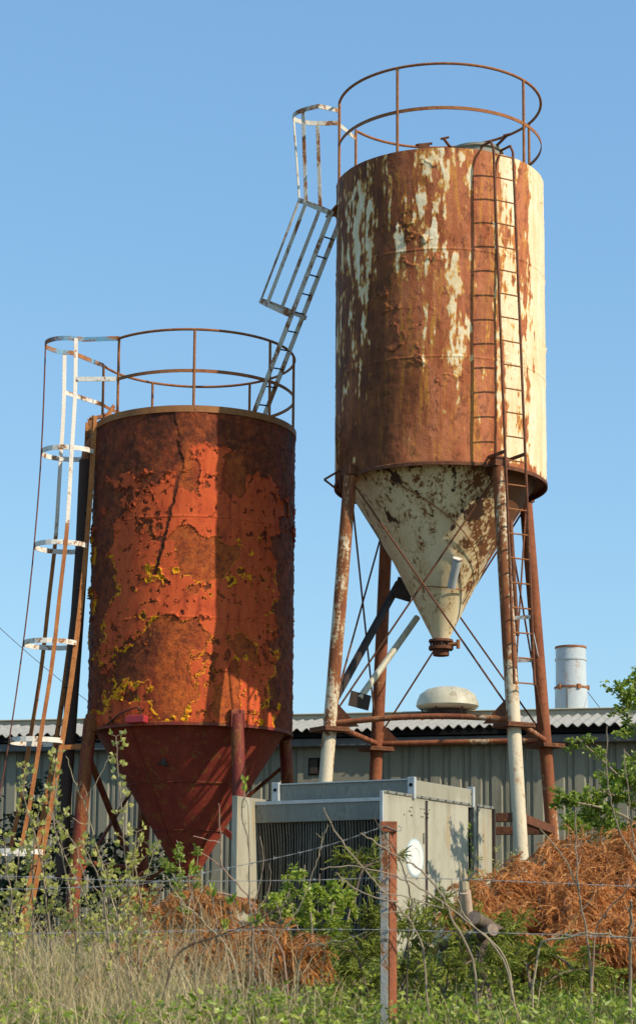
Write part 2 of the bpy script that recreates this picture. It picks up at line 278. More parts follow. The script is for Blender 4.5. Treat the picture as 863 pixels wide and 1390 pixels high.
# ------------------------------------------------------------------ mesh helpers
class MB:
    def __init__(s): s.v, s.f = [], []
    def add(s, vs, fs):
        o = len(s.v); s.v += [tuple(p) for p in vs]; s.f += [tuple(i+o for i in f) for f in fs]; return s
    def obox(s, c, ax, half):
        c = Vector(c); a, b, d = [Vector(x).normalized()*h for x, h in zip(ax, half)]
        vs = [c+a*i+b*j+d*k for i in (-1, 1) for j in (-1, 1) for k in (-1, 1)]
        return s.add(vs, [(0, 1, 3, 2), (4, 6, 7, 5), (0, 4, 5, 1), (2, 3, 7, 6), (0, 2, 6, 4), (1, 5, 7, 3)])
    def box(s, lo, hi):
        lo, hi = Vector(lo), Vector(hi); return s.obox((lo+hi)/2, ((1, 0, 0), (0, 1, 0), (0, 0, 1)), (hi-lo)/2)
    def bar(s, p, q, w, h, up=(0, 0, 1)):
        p, q = Vector(p), Vector(q); d = q-p; up = Vector(up)
        side = d.cross(up)
        if side.length < 1e-5: side = d.cross(Vector((1, 0, 0)))
        return s.obox((p+q)/2, (d, side, side.cross(d)), (d.length/2, w/2, h/2))
    def tube(s, path, r, n=8, closed=False, r2=None):
        P = [Vector(p) for p in path]; m = len(P); rr = [r if r2 is None else r+(r2-r)*i/(m-1) for i in range(m)]
        if callable(r): rr = [r(i/(m-1)) for i in range(m)]
        vs = []; prev = None
        for i, p in enumerate(P):
            if closed: t = P[(i+1) % m]-P[i-1]
            else: t = P[min(i+1, m-1)]-P[max(i-1, 0)]
            t.normalize()
            if prev is None:
                u = t.orthogonal().normalized()
            else:
                u = (prev - t*prev.dot(t)).normalized()
            prev = u; v = t.cross(u)
            vs += [p + (u*math.cos(2*math.pi*k/n)+v*math.sin(2*math.pi*k/n))*rr[i] for k in range(n)]
        fs = []
        for i in range(m if closed else m-1):
            a, b = i*n, ((i+1) % m)*n
            fs += [(a+k, a+(k+1) % n, b+(k+1) % n, b+k) for k in range(n)]
        if not closed: fs += [tuple(reversed(range(n))), tuple(range((m-1)*n, m*n))]
        return s.add(vs, fs)
    def band(s, path, up, width, thick, closed=False):
        """flat bar swept along a path; width runs along `up`"""
        P = [Vector(p) for p in path]; m = len(P); up = Vector(up).normalized(); vs = []
        for i, p in enumerate(P):
            if closed: t = P[(i+1) % m]-P[i-1]
            else: t = P[min(i+1, m-1)]-P[max(i-1, 0)]
            t.normalize(); nrm = t.cross(up).normalized(); u = nrm.cross(t)
            for a, b in ((-1, -1), (1, -1), (1, 1), (-1, 1)): vs.append(p+nrm*a*thick/2+u*b*width/2)
        fs = []
        for i in range(m if closed else m-1):
            a, b = 4*i, 4*((i+1) % m)
            fs += [(a+k, a+(k+1) % 4, b+(k+1) % 4, b+k) for k in range(4)]
        if not closed: fs += [(3, 2, 1, 0), tuple(range(4*m-4, 4*m))]
        return s.add(vs, fs)
    def lathe(s, prof, c, n=64, cap=True):
        c = Vector(c); vs = []
        for r, z in prof: vs += [c+Vector((r*math.sin(2*math.pi*k/n), -r*math.cos(2*math.pi*k/n), z)) for k in range(n)]
        fs = []
        for i in range(len(prof)-1):
            a, b = i*n, (i+1)*n
            fs += [(a+k, a+(k+1) % n, b+(k+1) % n, b+k) for k in range(n)]
        if cap: fs += [tuple(reversed(range(n))), tuple(range((len(prof)-1)*n, len(prof)*n))]
        return s.add(vs, fs)
    def build(s, name, mat, parent=None, smooth=False, label=None, bevel=0):
        me = bpy.data.meshes.new(name); o = bpy.data.objects.new(name, me); col.objects.link(o)
        off = Vector((0, 0, 0))
        if parent is not None:
            o.parent = parent; off = ROOT[parent.name]; ROOT[o.name] = off
        me.from_pydata([tuple(Vector(p)-off) for p in s.v], [], s.f); me.update()
        me.materials.append(mat)
        if smooth: 
            me.polygons.foreach_set('use_smooth', [True]*len(me.polygons))
            me.set_sharp_from_angle(angle=R_(40))
        if label: o['label'] = label
        if bevel:
            b = o.modifiers.new('bevel', 'BEVEL'); b.width = bevel; b.segments = 2; b.limit_method = 'ANGLE'
        return o
ROOT = {}
def thing(name, loc, label, cat, group=None):
    o = bpy.data.objects.new(name, None); col.objects.link(o); o.location = loc; o.empty_display_size = 0.2
    ROOT[o.name] = Vector(loc); o['label'] = label; o['category'] = cat
    if group: o['group'] = group
    return o
def tag(o, label, cat, group=None):
    o['label'] = label; o['category'] = cat
    if group: o['group'] = group
    return o
def np_mesh(name, V, Fq, mat, parent=None, smooth=True, attrs=None):
    V = np.asarray(V, np.float32); Fq = np.asarray(Fq, np.int32); k = Fq.shape[1]
    if parent is not None: V = V - np.array(ROOT[parent.name], np.float32)
    me = bpy.data.meshes.new(name); me.vertices.add(len(V)); me.vertices.foreach_set('co', V.ravel())
    me.loops.add(Fq.size); me.loops.foreach_set('vertex_index', Fq.ravel())
    me.polygons.add(len(Fq)); me.polygons.foreach_set('loop_start', np.arange(0, Fq.size, k, dtype=np.int32))
    me.update(calc_edges=True); me.validate()
    if smooth: me.polygons.foreach_set('use_smooth', np.ones(len(me.polygons), bool))
    for n, a in (attrs or {}).items():
        at_ = me.attributes.new(n, 'FLOAT', 'POINT'); at_.data.foreach_set('value', np.asarray(a, np.float32).ravel())
    me.materials.append(mat)
    o = bpy.data.objects.new(name, me); col.objects.link(o)
    if parent is not None: o.parent = parent; ROOT[o.name] = ROOT[parent.name]
    return o

# 2-D gradient noise
_p = np.random.RandomState(3).permutation(512)
def pn(x, y, seed=0):
    xi = np.floor(x).astype(int); yi = np.floor(y).astype(int); fx = x-xi; fy = y-yi
    def g(i, j, dx, dy):
        h = _p[(_p[(i+seed*57) & 511]+j) & 511]*(2*np.pi/512)
        return np.cos(h)*dx+np.sin(h)*dy
    u = fx*fx*fx*(fx*(fx*6-15)+10); v = fy*fy*fy*(fy*(fy*6-15)+10)
    a = g(xi, yi, fx, fy)*(1-u)+g(xi+1, yi, fx-1, fy)*u
    b = g(xi, yi+1, fx, fy-1)*(1-u)+g(xi+1, yi+1, fx-1, fy-1)*u
    return (a*(1-v)+b*v)*1.5
def fbm(x, y, seed=0, oct=5, gain=0.5):
    s = 0; a = 1.0; t = 0
    for k in range(oct):
        s = s+a*pn(x*2**k+k*17.3, y*2**k-k*9.1, seed+k); t += a; a *= gain
    return s/t
sstep = lambda a, b, x: (lambda t: t*t*(3-2*t))(np.clip((x-a)/(b-a), 0, 1))
def blob(T, H, t, h, rt, rh): return np.exp(-((T-t)/rt)**2-((H-h)/rh)**2)

def gz(x, y):
    """ground height"""
    a = np.clip((y-2)/10, 0, 1); b = np.clip((y-12)/8, 0, 1)
    return 1.1*a*a*(3-2*a)+0.4*b*b*(3-2*b)+0.66*np.exp(-((x-2.35)/.8)**2-((y-17.6)/.9)**2)+0.26*np.exp(-((x+.85)/.85)**2-((y-15.4)/.9)**2)

# ------------------------------------------------------------------ ground
xs = np.concatenate([np.linspace(-900, -12, 14), np.linspace(-10, 10, 81), np.linspace(12, 900, 14)])
ys = np.concatenate([np.linspace(-60, 0, 7), np.linspace(1, 34, 100), np.linspace(36, 1500, 24)])
GX, GY = np.meshgrid(xs, ys)
GZ = gz(GX, GY)+0.05*fbm(GX*0.7, GY*0.7, 5, 4)*(np.abs(GX) < 11)*(GY < 34)
V = np.stack([GX, GY, GZ], -1).reshape(-1, 3); nx, ny = len(xs), len(ys)
I = np.arange(nx*ny).reshape(ny, nx)
Fq = np.stack([I[:-1, :-1], I[:-1, 1:], I[1:, 1:], I[1:, :-1]], -1).reshape(-1, 4)
g = np_mesh('ground', V, Fq, M['soil']); g['kind'] = 'structure'

# ------------------------------------------------------------------ silo frames
def cyl(ax, th, r, z):
    return Vector((ax.x+r*math.sin(R_(th)), ax.y-r*math.cos(R_(th)), z))
BY, LY = 28.5, 30.3
B = Vector((at(597, 450, BY).x, BY, 0)); RB = (at(738.5, 430, BY).x-at(454.5, 430, BY).x)/2
L = Vector((at(262, 770, LY).x, LY, 0)); RL = (at(399.5, 770, LY).x-at(124.5, 770, LY).x)/2
B_top, B_bot = at(597, 200, BY-RB).z, at(597, 629, BY-RB).z
L_top, L_bot = at(262, 555, LY-RL).z, at(262, 983, LY-RL).z
B.z = 1.5; L.z = 1.5
B_h, L_h = B_top-B_bot, L_top-L_bot

def shell_grid(R, z0, z1, step=0.0125):
    th = np.concatenate([np.arange(-math.pi, -2.0, 0.05), np.arange(-2.0, 2.0, step/R), np.arange(2.0, math.pi, 0.05)])
    zz = np.arange(z0, z1, step); zz[-1] = z1
    T, Z = np.meshgrid(th, zz); n, m = len(th), len(zz)
    I = np.arange(n*m).reshape(m, n); J = np.roll(I, -1, 1)
    return T, Z, np.stack([I[:-1], J[:-1], J[1:], I[1:]], -1).reshape(-1, 4)

# ---- shell of the red silo
silo_L = thing('steel_silo', L, 'squat dark red silo with peeling yellow edged paint and caged ladder', 'silo')
T, Z, Fq = shell_grid(RL, L_bot, L_top)
S = T*RL; H = (Z-L_bot)/L_h; D = np.degrees(T)
fb = 0.62*fbm(S*1.15, Z*1.15, 1, 3)+0.30*fbm(S*4.5, Z*4.5, 9, 4)+0.10*fbm(S*16, Z*16, 14, 3)
bias = 0.19-0.78*sstep(0.72, 0.95, H)-0.42*sstep(40, 66, D)-0.34*sstep(40, 64, -D)
bias += 0.42*blob(D, H, -8, 0.62, 24, 0.14)+0.5*blob(D, H, 20, 0.62, 18, 0.3)+0.45*blob(D, H, 8, 0.38, 16, 0.09)
bias += 0.42*blob(D, H, 5, 0.16, 6, 0.07)+0.35*blob(D, H, 17, 0.20, 9, 0.22)+0.3*blob(D, H, -2, 0.72, 10, 0.06)
bias -= 0.62*blob(D, H, -3, 0.17, 15, 0.13)+0.12*blob(D, H, -32, 0.18, 22, 0.22)+0.4*blob(D, H, -20, 0.5, 8, 0.07)
def inpoly(u, v, poly):
    ins = np.zeros(u.shape, bool); n = len(poly)
    for i in range(n):
        (x1, y1), (x2, y2) = poly[i], poly[(i+1) % n]
        c = ((y1 > v) != (y2 > v)) & (u < (x2-x1)*(v-y1)/((y2-y1) if y2 != y1 else 1e-9)+x1); ins ^= c
    return ins
wu = D+4.5*fbm(S*3.5, Z*3.5, 21, 5, .6); wv = H+0.036*fbm(S*3.5, Z*3.5, 25, 5, .6)
patches = [  # bare lobes as (bearing in degrees, height fraction)
    [(-7, .615), (-4, .63), (3, .63), (6, .60), (12, .585), (29, .565), (31, .53), (26, .50), (20, .46), (10, .45), (4, .47), (-4, .48), (-7, .53), (-5, .57), (-9, .59)],
    [(-6, .83), (-1, .86), (5, .84), (6, .76), (2, .735), (-6, .74)],
    [(2, .44), (7, .455), (9, .43), (7, .405), (1, .41), (0, .425)],
    [(-15, .32), (-11, .335), (-6, .335), (-2, .315), (3, .335), (6, .33), (8, .31), (13, .29), (15, .27), (9, .23), (2, .215), (4, .17), (7, .12), (7, .08), (-2, .03), (-14, .03), (-16, .12), (-14, .22)],
    [(22, .27), (30, .29), (40, .27), (44, .20), (34, .22), (25, .20), (20, .14), (15, .05), (22, .0), (32, .05), (30, .18)],
    [(20, .86), (31, .87), (33, .76), (27, .72), (19, .74)],
]
lob = np.zeros(T.shape)
for pgn in patches: lob = np.maximum(lob, inpoly(wu, wv, pgn).astype(float))
f = fb+bias; 
def blur(a, k):
    for _ in range(k):
        a = (a+np.roll(a, 1, 0)+np.roll(a, -1, 0))/3; a = (a+np.roll(a, 1, 1)+np.roll(a, -1, 1))/3
    return a
lobs = blur(lob, 4)
f = np.minimum(f, (0.5-lobs)*0.85+0.02*fbm(S*20, Z*20, 33, 2))
# long torn strip that runs down from the rim, and the crack below it
wedge = inpoly(wu, wv, [(-8, 1.01), (12, 1.01), (10, .93), (3, .83), (-2, .79), (-4, .86)])
cr_t = np.interp(H, [0.47, 0.60, 0.79], [-17.5, -11.5, -4.5])
crack = np.exp(-((D-cr_t+1.2*fbm(S*6, Z*6, 41, 3))/0.9)**2)*(H > 0.47)*(H < 0.8)
pit = fbm(S*8.5, Z*8.5, 44, 4, .6); clus = np.clip(fbm(S*1.6, Z*1.6, 46, 3)*1.2+0.5*blob(D, H, -20, .60, 14, .13)+.35*sstep(.5, .2, H)+.3*blob(D, H, 32, .5, 14, .1)-.1, 0, 1)
f = np.minimum(f, 0.59-pit*1.7-clus*0.75)
for (pt_, ph_, pr_) in ((-14, .47, .9), (-10, .445, .7), (-18, .49, .6), (-6, .48, .8), (-21, .455, .7), (25, .46, 1.3), (31, .485, 1.1), (21, .40, .5), (27, .385, .6), (-24, .34, .8), (-16, .315, .7), (12, .335, .5), (35, .47, .7), (38, .55, .6), (36, .50, .5), (30, .58, .5), (-30, .43, .6), (-12, .075, 1.2), (0, .07, 1.0), (-8, .13, .9), (33, .235, 1.4), (40, .25, .9), (28, .21, .6)):
    dq = np.hypot((D-pt_)*R_(1)*RL, (H-ph_)*L_h)+.11*fbm(S*7, Z*7, 48, 4, .6); f = np.minimum(f, (dq-.05*pr_)*2.2)
f = f-0.9*crack
paint = sstep(-0.008, 0.008, f)
yn = fbm(S*2.2, Z*2.2, 52, 3)
yel = np.exp(-((f+0.005)/0.05)**2)*sstep(-0.16, 0.02, yn-0.6*sstep(.55, .70, H)+0.10*sstep(0.35, 0.1, H)+.12*clus)
yel = np.maximum(yel, 1.1*np.exp(-((f-0.0)/0.07)**2)*np.clip(1.3*blob(D, H, -6, .08, 16, .07)+1.2*blob(D, H, 8, .2, 9, .12)+1.2*blob(D, H, 34, .24, 12, .10)+blob(D, H, -18, .50, 12, .06)+blob(D, H, 24, .46, 12, .05)+blob(D, H, -64, .2, 10, .2), 0, 1))
yel = np.maximum(yel, np.exp(-((f+0.02)/0.06)**2)*sstep(0.12, 0.22, yn+.15*clus-0.7*sstep(.52, .62, H)))
tone = np.clip(0.75*lobs+0.5*wedge+.3*fbm(S*4, Z*3, 62, 4)-0.35*sstep(0.7, 0.95, H)+0.25*fbm(S*2, Z*2, 61, 3)+0.35*sstep(0.35, .05, H)*sstep(30, 5, np.abs(D)), 0, 1)
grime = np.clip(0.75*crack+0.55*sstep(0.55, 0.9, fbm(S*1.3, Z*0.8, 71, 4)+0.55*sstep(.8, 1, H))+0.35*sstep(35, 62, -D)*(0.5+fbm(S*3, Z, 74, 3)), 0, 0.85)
lipn = np.clip(0.5+1.4*fbm(S*2.5, Z*2.5, 81, 2), 0, 1.5)
disp = paint*(0.014+0.046*lipn*np.exp(-np.abs(f)/0.035))+0.007*(1-.75*paint)*fbm(S*9, Z*9, 85, 4)
disp += 0.03*wedge*(0.4+0.8*np.clip(fbm(S*5, Z*2, 87, 3), 0, 1))
disp += 0.035*np.clip(fbm(S*11, Z*8, 91, 3)-0.12, 0, 1)*sstep(40, 75, np.abs(D))
for hz in (0.335, 0.655): disp += 0.010*np.exp(-((H-hz)/0.0022)**2)
disp *= sstep(0, 0.02, H)
Rr = RL-0.01+disp
V = np.stack([L.x+Rr*np.sin(T), L.y-Rr*np.cos(T), Z], -1).reshape(-1, 3)
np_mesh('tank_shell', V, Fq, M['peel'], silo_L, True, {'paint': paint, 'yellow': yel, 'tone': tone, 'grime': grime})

# ---- shell of the cream silo
silo_B = thing('steel_silo', B, 'tall rust streaked cream silo on four splayed tubular legs', 'silo')
T, Z, Fq = shell_grid(RB, B_bot, B_top)
S = T*RB; H = (Z-B_bot)/B_h; D = np.degrees(T)
warp = 0.12*fbm(S*2, Z*1.2, 3, 3)
f = 0.38*fbm((S+warp)*4.4, Z*0.65, 11, 4)+0.40*fbm(S*10+warp*4, Z*1.5, 15, 5)+0.30*fbm(S*5, Z*3.4, 19, 6, .6)+0.20*fbm(S*24, Z*8, 20, 3)
bias = np.interp(D, [-90, -75, -60, -50, -42, -34, -26, -16, -8, 2, 10, 17, 24, 29, 34, 40, 46, 52, 60, 72, 90],
                    [-.10, -.16, -.16, -.15, -.14, -.22, -.19, -.15, -.15, -.15, -.16, -.24, -.26, -.02, .14, .20, .04, .06, .32, .44, .18])
bias += 0.15*blob(D, H, -46, 0.86, 13, 0.14)+0.28*blob(D, H, -8, 0.95, 8, 0.045)+0.12*blob(D, H, -55, 0.5, 10, 0.2)
bias -= 0.30*blob(D, H, -28, 0.12, 30, 0.18)+0.20*blob(D, H, -32, 0.42, 14, 0.2)+0.45*sstep(0.05, 0.0, H)+0.25*blob(D, H, 46, 0.86, 9, 0.25)
bias += 0.10*blob(D, H, 2, 0.45, 14, 0.28)
f = f+bias
paint = sstep(-0.22, 0.24, f)
tone = np.clip(sstep(-40, -4, D+14*fbm(S*1.5, Z*0.7, 27, 3))+0.7*fbm(S*2.2, Z*0.9, 31, 5), 0, 1)
fl = fbm(S*3.0, Z*3.0, 37, 4)
gate = sstep(0.10, 0.35, 0.6*fbm(S*1.4, Z*1.4, 39, 3)+0.45*blob(D, H, -20, 0.66, 20, 0.05)+0.40*blob(D, H, -30, 0.42, 10, 0.14)+0.3*blob(D, H, 14, 0.62, 6, 0.03))
disp = 0.030*gate*np.exp(-np.clip(fl-0.14, 0, 9)/0.10)*sstep(0.135, 0.15, fl)
disp += 0.006*fbm(S*8, Z*8, 43, 4)+0.010*fbm(S*0.9, Z*0.9, 47, 2)
for hz in (0.335, 0.675): disp += 0.010*np.exp(-((H-hz)/0.0022)**2)
Rr = RB-0.008+disp
V = np.stack([B.x+Rr*np.sin(T), B.y-Rr*np.cos(T), Z], -1).reshape(-1, 3)
np_mesh('tank_shell', V, Fq, M['cream'], silo_B, True, {'paint': paint, 'tone': tone})

def ring(ax, r, z, a0, a1, n=48):
    return [cyl(ax, a0+(a1-a0)*i/n, r, z) for i in range(n+1)]

# ---- cream silo: roof, cone, outlet
MB().lathe([(RB-0.015, B_top-0.06), (RB-0.012, B_top), (RB*0.6, B_top+0.02), (0.05, B_top+0.05)], (B.x, B.y, 0), 96).build('tank_roof', M['hatch'], silo_B, True)
apex_z = at(598, 868, BY).z
cone_r = RB-0.17
MB().lathe([(0.11, apex_z-0.02), (0.125, apex_z+0.02), (cone_r*0.5, (apex_z+B_bot)/2+0.03), (cone_r, B_bot+0.05)], (B.x, B.y, 0), 128).build('hopper_cone', M['hop_cream'], silo_B, True)
MB().lathe([(cone_r-0.01, B_bot+0.06), (RB-0.02, B_bot+0.06), (RB-0.02, B_bot-0.015), (RB+0.004, B_bot-0.015), (RB+0.006, B_bot+0.03), (RB-0.015, B_bot+0.05)], (B.x, B.y, 0), 128, False).build('skirt_ring', M['rail_dark'], silo_B, True)
def on_cone(th, k):     # k = 0 apex, 1 top edge
    return cyl(B, th, 0.125+(cone_r-0.125)*k+0.006, apex_z+0.02+(B_bot+0.03-apex_z)*k)
for a, b_ in (((-38, .93), (62, .36)), ((-30, .30), (40, .28)), ((86, .9), (50, .2))):
    MB().tube([on_cone(a[0]+(b_[0]-a[0])*i/20, a[1]+(b_[1]-a[1])*i/20) for i in range(21)], 0.008, 6).build('weld_seam', M['rail'], silo_B, True)
oz = apex_z
ov = MB().lathe([(0.10, oz), (0.175, oz-0.005), (0.18, oz-0.04), (0.13, oz-0.045), (0.13, oz-0.10), (0.18, oz-0.105), (0.18, oz-0.15), (0.12, oz-0.155), (0.115, oz-0.24), (0.09, oz-0.245)], (B.x, B.y, 0), 32).build('outlet_valve', M['rail_dark'], silo_B, True)
mb = MB()
for k in range(10):
    p = cyl(B, k*36, 0.155, oz-0.075); mb.tube([p+Vector((0, 0, .065)), p-Vector((0, 0, .09))], 0.013, 6)
mb.build('flange_bolt', M['dark_iron'], ov)
mb = MB().tube([(B.x+0.1, B.y-0.08, oz-0.09), (B.x+0.24, B.y-0.12, oz-0.08)], 0.03, 8).tube([(B.x+0.24, B.y-0.12, oz-0.02), (B.x+0.24, B.y-0.12, oz-0.15)], 0.028, 8)
mb.build('valve_handle', M['rail'], ov)
# grey tube fixed to the cone
p = on_cone(14, 0.46); q = on_cone(11, 0.30); nv = Vector((0.2, -0.75, -0.5)).normalized()
mb = MB().tube([p+nv*.07, q+nv*.07], 0.062, 14); v_ = mb.build('vibrator_tube', M['grey_metal'], silo_B, True)
mb = MB().tube([p+nv*.07+(p-q).normalized()*.012, p+nv*.07+(p-q).normalized()*.03], 0.072, 14); mb.build('end_cap', M['hoop'], v_, True)

# roof hatch, small fittings on the roof edge
hc = cyl(B, 27, 1.04, B_top+.015)
hm = MB().lathe([(0.37, 0.0), (0.37, 0.13), (0.40, 0.135), (0.40, 0.17), (0.2, 0.20), (0.02, 0.205)], hc, 40).build('roof_hatch', M['hatch'], silo_B, True)
for a in (-70, 45):
    mb = MB(); p = hc+Vector((0.38*math.sin(R_(a)), -0.38*math.cos(R_(a)), .16)); q = p+Vector((0.16*math.sin(R_(a+20)), -0.1, 0.12)); mb.tube([p, q], 0.022, 8)
    mb.tube([q-Vector((0.05, 0, 0)), q+Vector((0.07, 0, .03))], 0.018, 8); mb.build('hatch_clamp', M['rail_dark'], hm)
p = cyl(B, -13, RB-0.06, B_top)
MB().box(p+Vector((-.06, -.03, 0)), p+Vector((.1, .03, .09))).tube([p+Vector((-.1, 0, .07)), p+Vector((.14, 0, .10))], .02, 8).build('roof_lug', M['rail_dark'], silo_B, False, None, 0.006)

# handrail
def handrail(root, ax, r, zt, zm, z0, a0, a1, posts, mat, rt=0.021):
    h = MB().tube(ring(ax, r, zt, a0, a1, 80), rt, 8).band(ring(ax, r, zm, a0, a1, 80), (0, 0, 1), 0.05, 0.012).build('handrail', mat, root, True)
    for a in posts:
        MB().tube([cyl(ax, a, r-0.001, z0), cyl(ax, a, r, zt)], 0.021, 8).build('rail_post', mat, h, True)
    return h
rB = RB-0.035
zBt, zBm = at(597, 86, BY-rB).z, at(597, 146, BY-rB).z
handrail(silo_B, B, rB, zBt, zBm, B_top-0.12, -84, 235, (-84, -27, 50, 112, 172, 235), M['rail'])

# legs
B_fl = at(695, 987, 26.87).z       # height of the flanged joints
leg_dirs = {}
def silo_legs(root, ax, bearings, r_top, z_top, slope, rad, mats, flange_z=None, plate_mat=None):
    for a, m in zip(bearings, mats):
        f_ = lambda z, a=a: cyl(ax, a, r_top+(z_top-z)*slope, z)
        lg = MB().tube([f_(z_top), f_(1.2)], rad, 20).build('leg', m, root, True)
        if flange_z:
            c = f_(flange_z); u = Vector((math.cos(R_(a)), math.sin(R_(a)), 0)); v = Vector((-u.y, u.x, 0))
            MB().obox(c, (u, v, (0, 0, 1)), (.22, .20, .014)).obox(c+Vector((0, 0, .032)), (u, v, (0, 0, 1)), (.21, .20, .014)).build('joint_flange', plate_mat, lg)
        leg_dirs[(root.name, a)] = f_
BB = (-58.0, 27.5, 122.0, 207.5)
silo_legs(silo_B, B, BB, RB+0.02, B_bot-0.02, 0.088, 0.096, (M['leg_pale'], M['leg'], M['leg_rusty'], M['leg_rusty']), B_fl, M['rail_dark'])
FL, FR, BR, BL = [leg_dirs[(silo_B.name, a)] for a in BB]
LB_ = (-63, 28.5, 118, 208)
silo_legs(silo_L, L, LB_, RL+0.05, L_bot+0.16, 0.075, 0.10, (M['leg_red'],)*4)
lFL, lFR, lBR, lBL = [leg_dirs[(silo_L.name, a)] for a in LB_]
def bracket(root, ax, a, r, z, mat, h=.14):
    p = cyl(ax, a, r, z); u = Vector((math.cos(R_(a)), math.sin(R_(a)), 0)); v = Vector((-u.y, u.x, 0))
    MB().obox(p, (u, v, (0, 0, 1)), (.11, .06, h/2)).build('leg_bracket', mat, root, False, None, 0.006)
for a in BB: bracket(silo_B, B, a, RB+0.045, B_bot+0.06, M['rail_dark'])

# tie bars of the cream silo
def ties(root, pts, z, r, mat, names='tie_bar', bend=None):
    for i in range(4):
        p, q = pts[i](z), pts[(i+1) % 4](z)
        path = [p, q] if not (bend and i == bend[0]) else [p+(q-p)*k/12+Vector((0, 0, bend[1]*math.sin(math.pi*k/12)**1.0)) for k in range(13)]
        MB().tube(path, r, 10).build(names, mat, root, True)
ties(silo_B, (FL, FR, BR, BL), B_fl+0.10, 0.042, M['leg_rusty'], 'tie_bar', (0, 0.07))
lowz = at(703, 1110, 26.8).z
for p, q in ((FL, FR), (FR, BR), (BR, BL), (BL, FL)):
    MB().bar(p(lowz), q(lowz), .10, .12).build('lower_tie_beam', M['rail_dark'], silo_B, False, None, 0.005)
def rod(root, p, q, r=0.014, mat=None, name='brace_rod'):
    MB().tube([p, q], r, 8).build(name, mat or M['rail_dark'], root, True)
zt_, zb_ = B_bot-0.06, B_fl+0.16
for p, q in ((FL, FR), (FR, BR), (BR, BL), (BL, FL)):
    o1 = Vector((0, -.03, 0))
    rod(silo_B, p(zt_)+o1, q(zb_)+o1); rod(silo_B, q(zt_)-o1, p(zb_)-o1)
for fn, dx in ((FL, 1), (FR, -1), (BL, 1), (BR, -1)):      # gusset plates beside the joints
    c = fn(B_fl+0.05)
    oth = {1: FR if fn is FL else BR, -1: FL if fn is FR else BL}[dx](B_fl+0.05)
    d = (oth-c).normalized(); nrm = Vector((-d.y, d.x, 0)).normalized()*0.008
    a, b_, e = c+d*.08, c+d*.42, c+d*.08+Vector((0, 0, .36))
    MB().add([a-nrm, b_-nrm, e-nrm, a+nrm, b_+nrm, e+nrm], [(0, 2, 1), (3, 4, 5), (0, 1, 4, 3), (1, 2, 5, 4), (2, 0, 3, 5)]).build('gusset_plate', M['rail_dark'], silo_B)
# two old struts under the cone
p, q = at(541, 792, 29.6), at(455, 948, 28.0)
MB().bar(p, q, .07, .10).build('strut', M['dark_iron'], silo_B, False, 'dark flat strut')
p, q = at(566, 838, 28.9), at(488, 948, 28.2)
MB().tube([p, q], .048, 12).build('strut', M['vent'], silo_B, True, 'pale round strut')
c = at(488, 951, 28.2)
MB().obox(c, ((1, .1, -.25), (0, 1, .1), (.2, 0, 1)), (.15, .02, .11)).build('strut_plate', M['dark_iron'], silo_B)
c = at(548, 800, 29.4); MB().obox(c, ((1, 0, -.3), (0, 1, 0), (.3, 0, 1)), (.14, .02, .16)).build('strut_plate', M['dark_iron'], silo_B)
# little triangular bracket sticking out by the left leg
a_, b_, c_ = at(462, 638, 27.9), at(462, 668, 27.9), at(440, 651, 27.8)
MB().tube([a_, c_], .016, 8).tube([b_, c_], .016, 8).tube([a_, b_], .016, 8).build('triangle_bracket', M['rail_dark'], silo_B, True)

# front ladder of the cream silo, sloping out towards its foot
z1, z0 = B_top+0.06, at(705, 932, 26.9).z
def lad_c(z, off):
    k = (z1-z)/(z1-z0); a = 28.0
    t = Vector((math.cos(R_(a)), math.sin(R_(a)), 0))
    return cyl(B, a, RB+0.24+0.27*k, z)+t*(off-0.05+0.10*k)
W_ = 0.165
mb = MB()
for s_ in (-W_, W_):
    top = lad_c(z1, s_); inn = Vector((-math.sin(R_(28)), math.cos(R_(28)), 0))
    mb.tube([lad_c(z0, s_), lad_c((z0+z1)/2, s_), lad_c(z1-.12, s_), top+inn*.06, top+inn*.30+Vector((0, 0, .02)), top+inn*.34-Vector((0, 0, .1))], 0.019, 8)
ladB = mb.build('ladder', M['rail_dark'], silo_B, True)
z = z0+0.02
while z < z1-0.15:
    MB().tube([lad_c(z, -W_), lad_c(z, W_)], 0.011, 6).build('rung', M['rail'], ladB, True); z += 0.345
for zz in (B_bot+0.12,):
    for s_ in (-W_, W_):
        p = lad_c(zz, s_); q = cyl(B, 28+math.degrees(s_/RB), RB-0.01, zz); MB().bar(p, q, .012, .05).build('ladder_bracket', M['rail_dark'], ladB)
for zz, s_ in ((z0+.35, W_), (z0+.95, W_)):
    p = lad_c(zz, s_); MB().bar(p, FR(zz)+Vector((0.03, 0, 0)), .012, .05).build('ladder_bracket', M['hoop'], ladB)
zz = at(720, 856, 27).z; MB().bar(lad_c(zz, W_), BR(zz), .012, .05).build('ladder_bracket', M['grey_metal'], ladB)
p0 = FR(B_bot-0.9); off = Vector((.13, .12, 0)); MB().tube([FR(B_bot-0.75)+off, FR(B_bot-1.5)+off, FR(B_bot-2.4)+off], .035, 10).build('conduit', M['rail_dark'], silo_B, True)

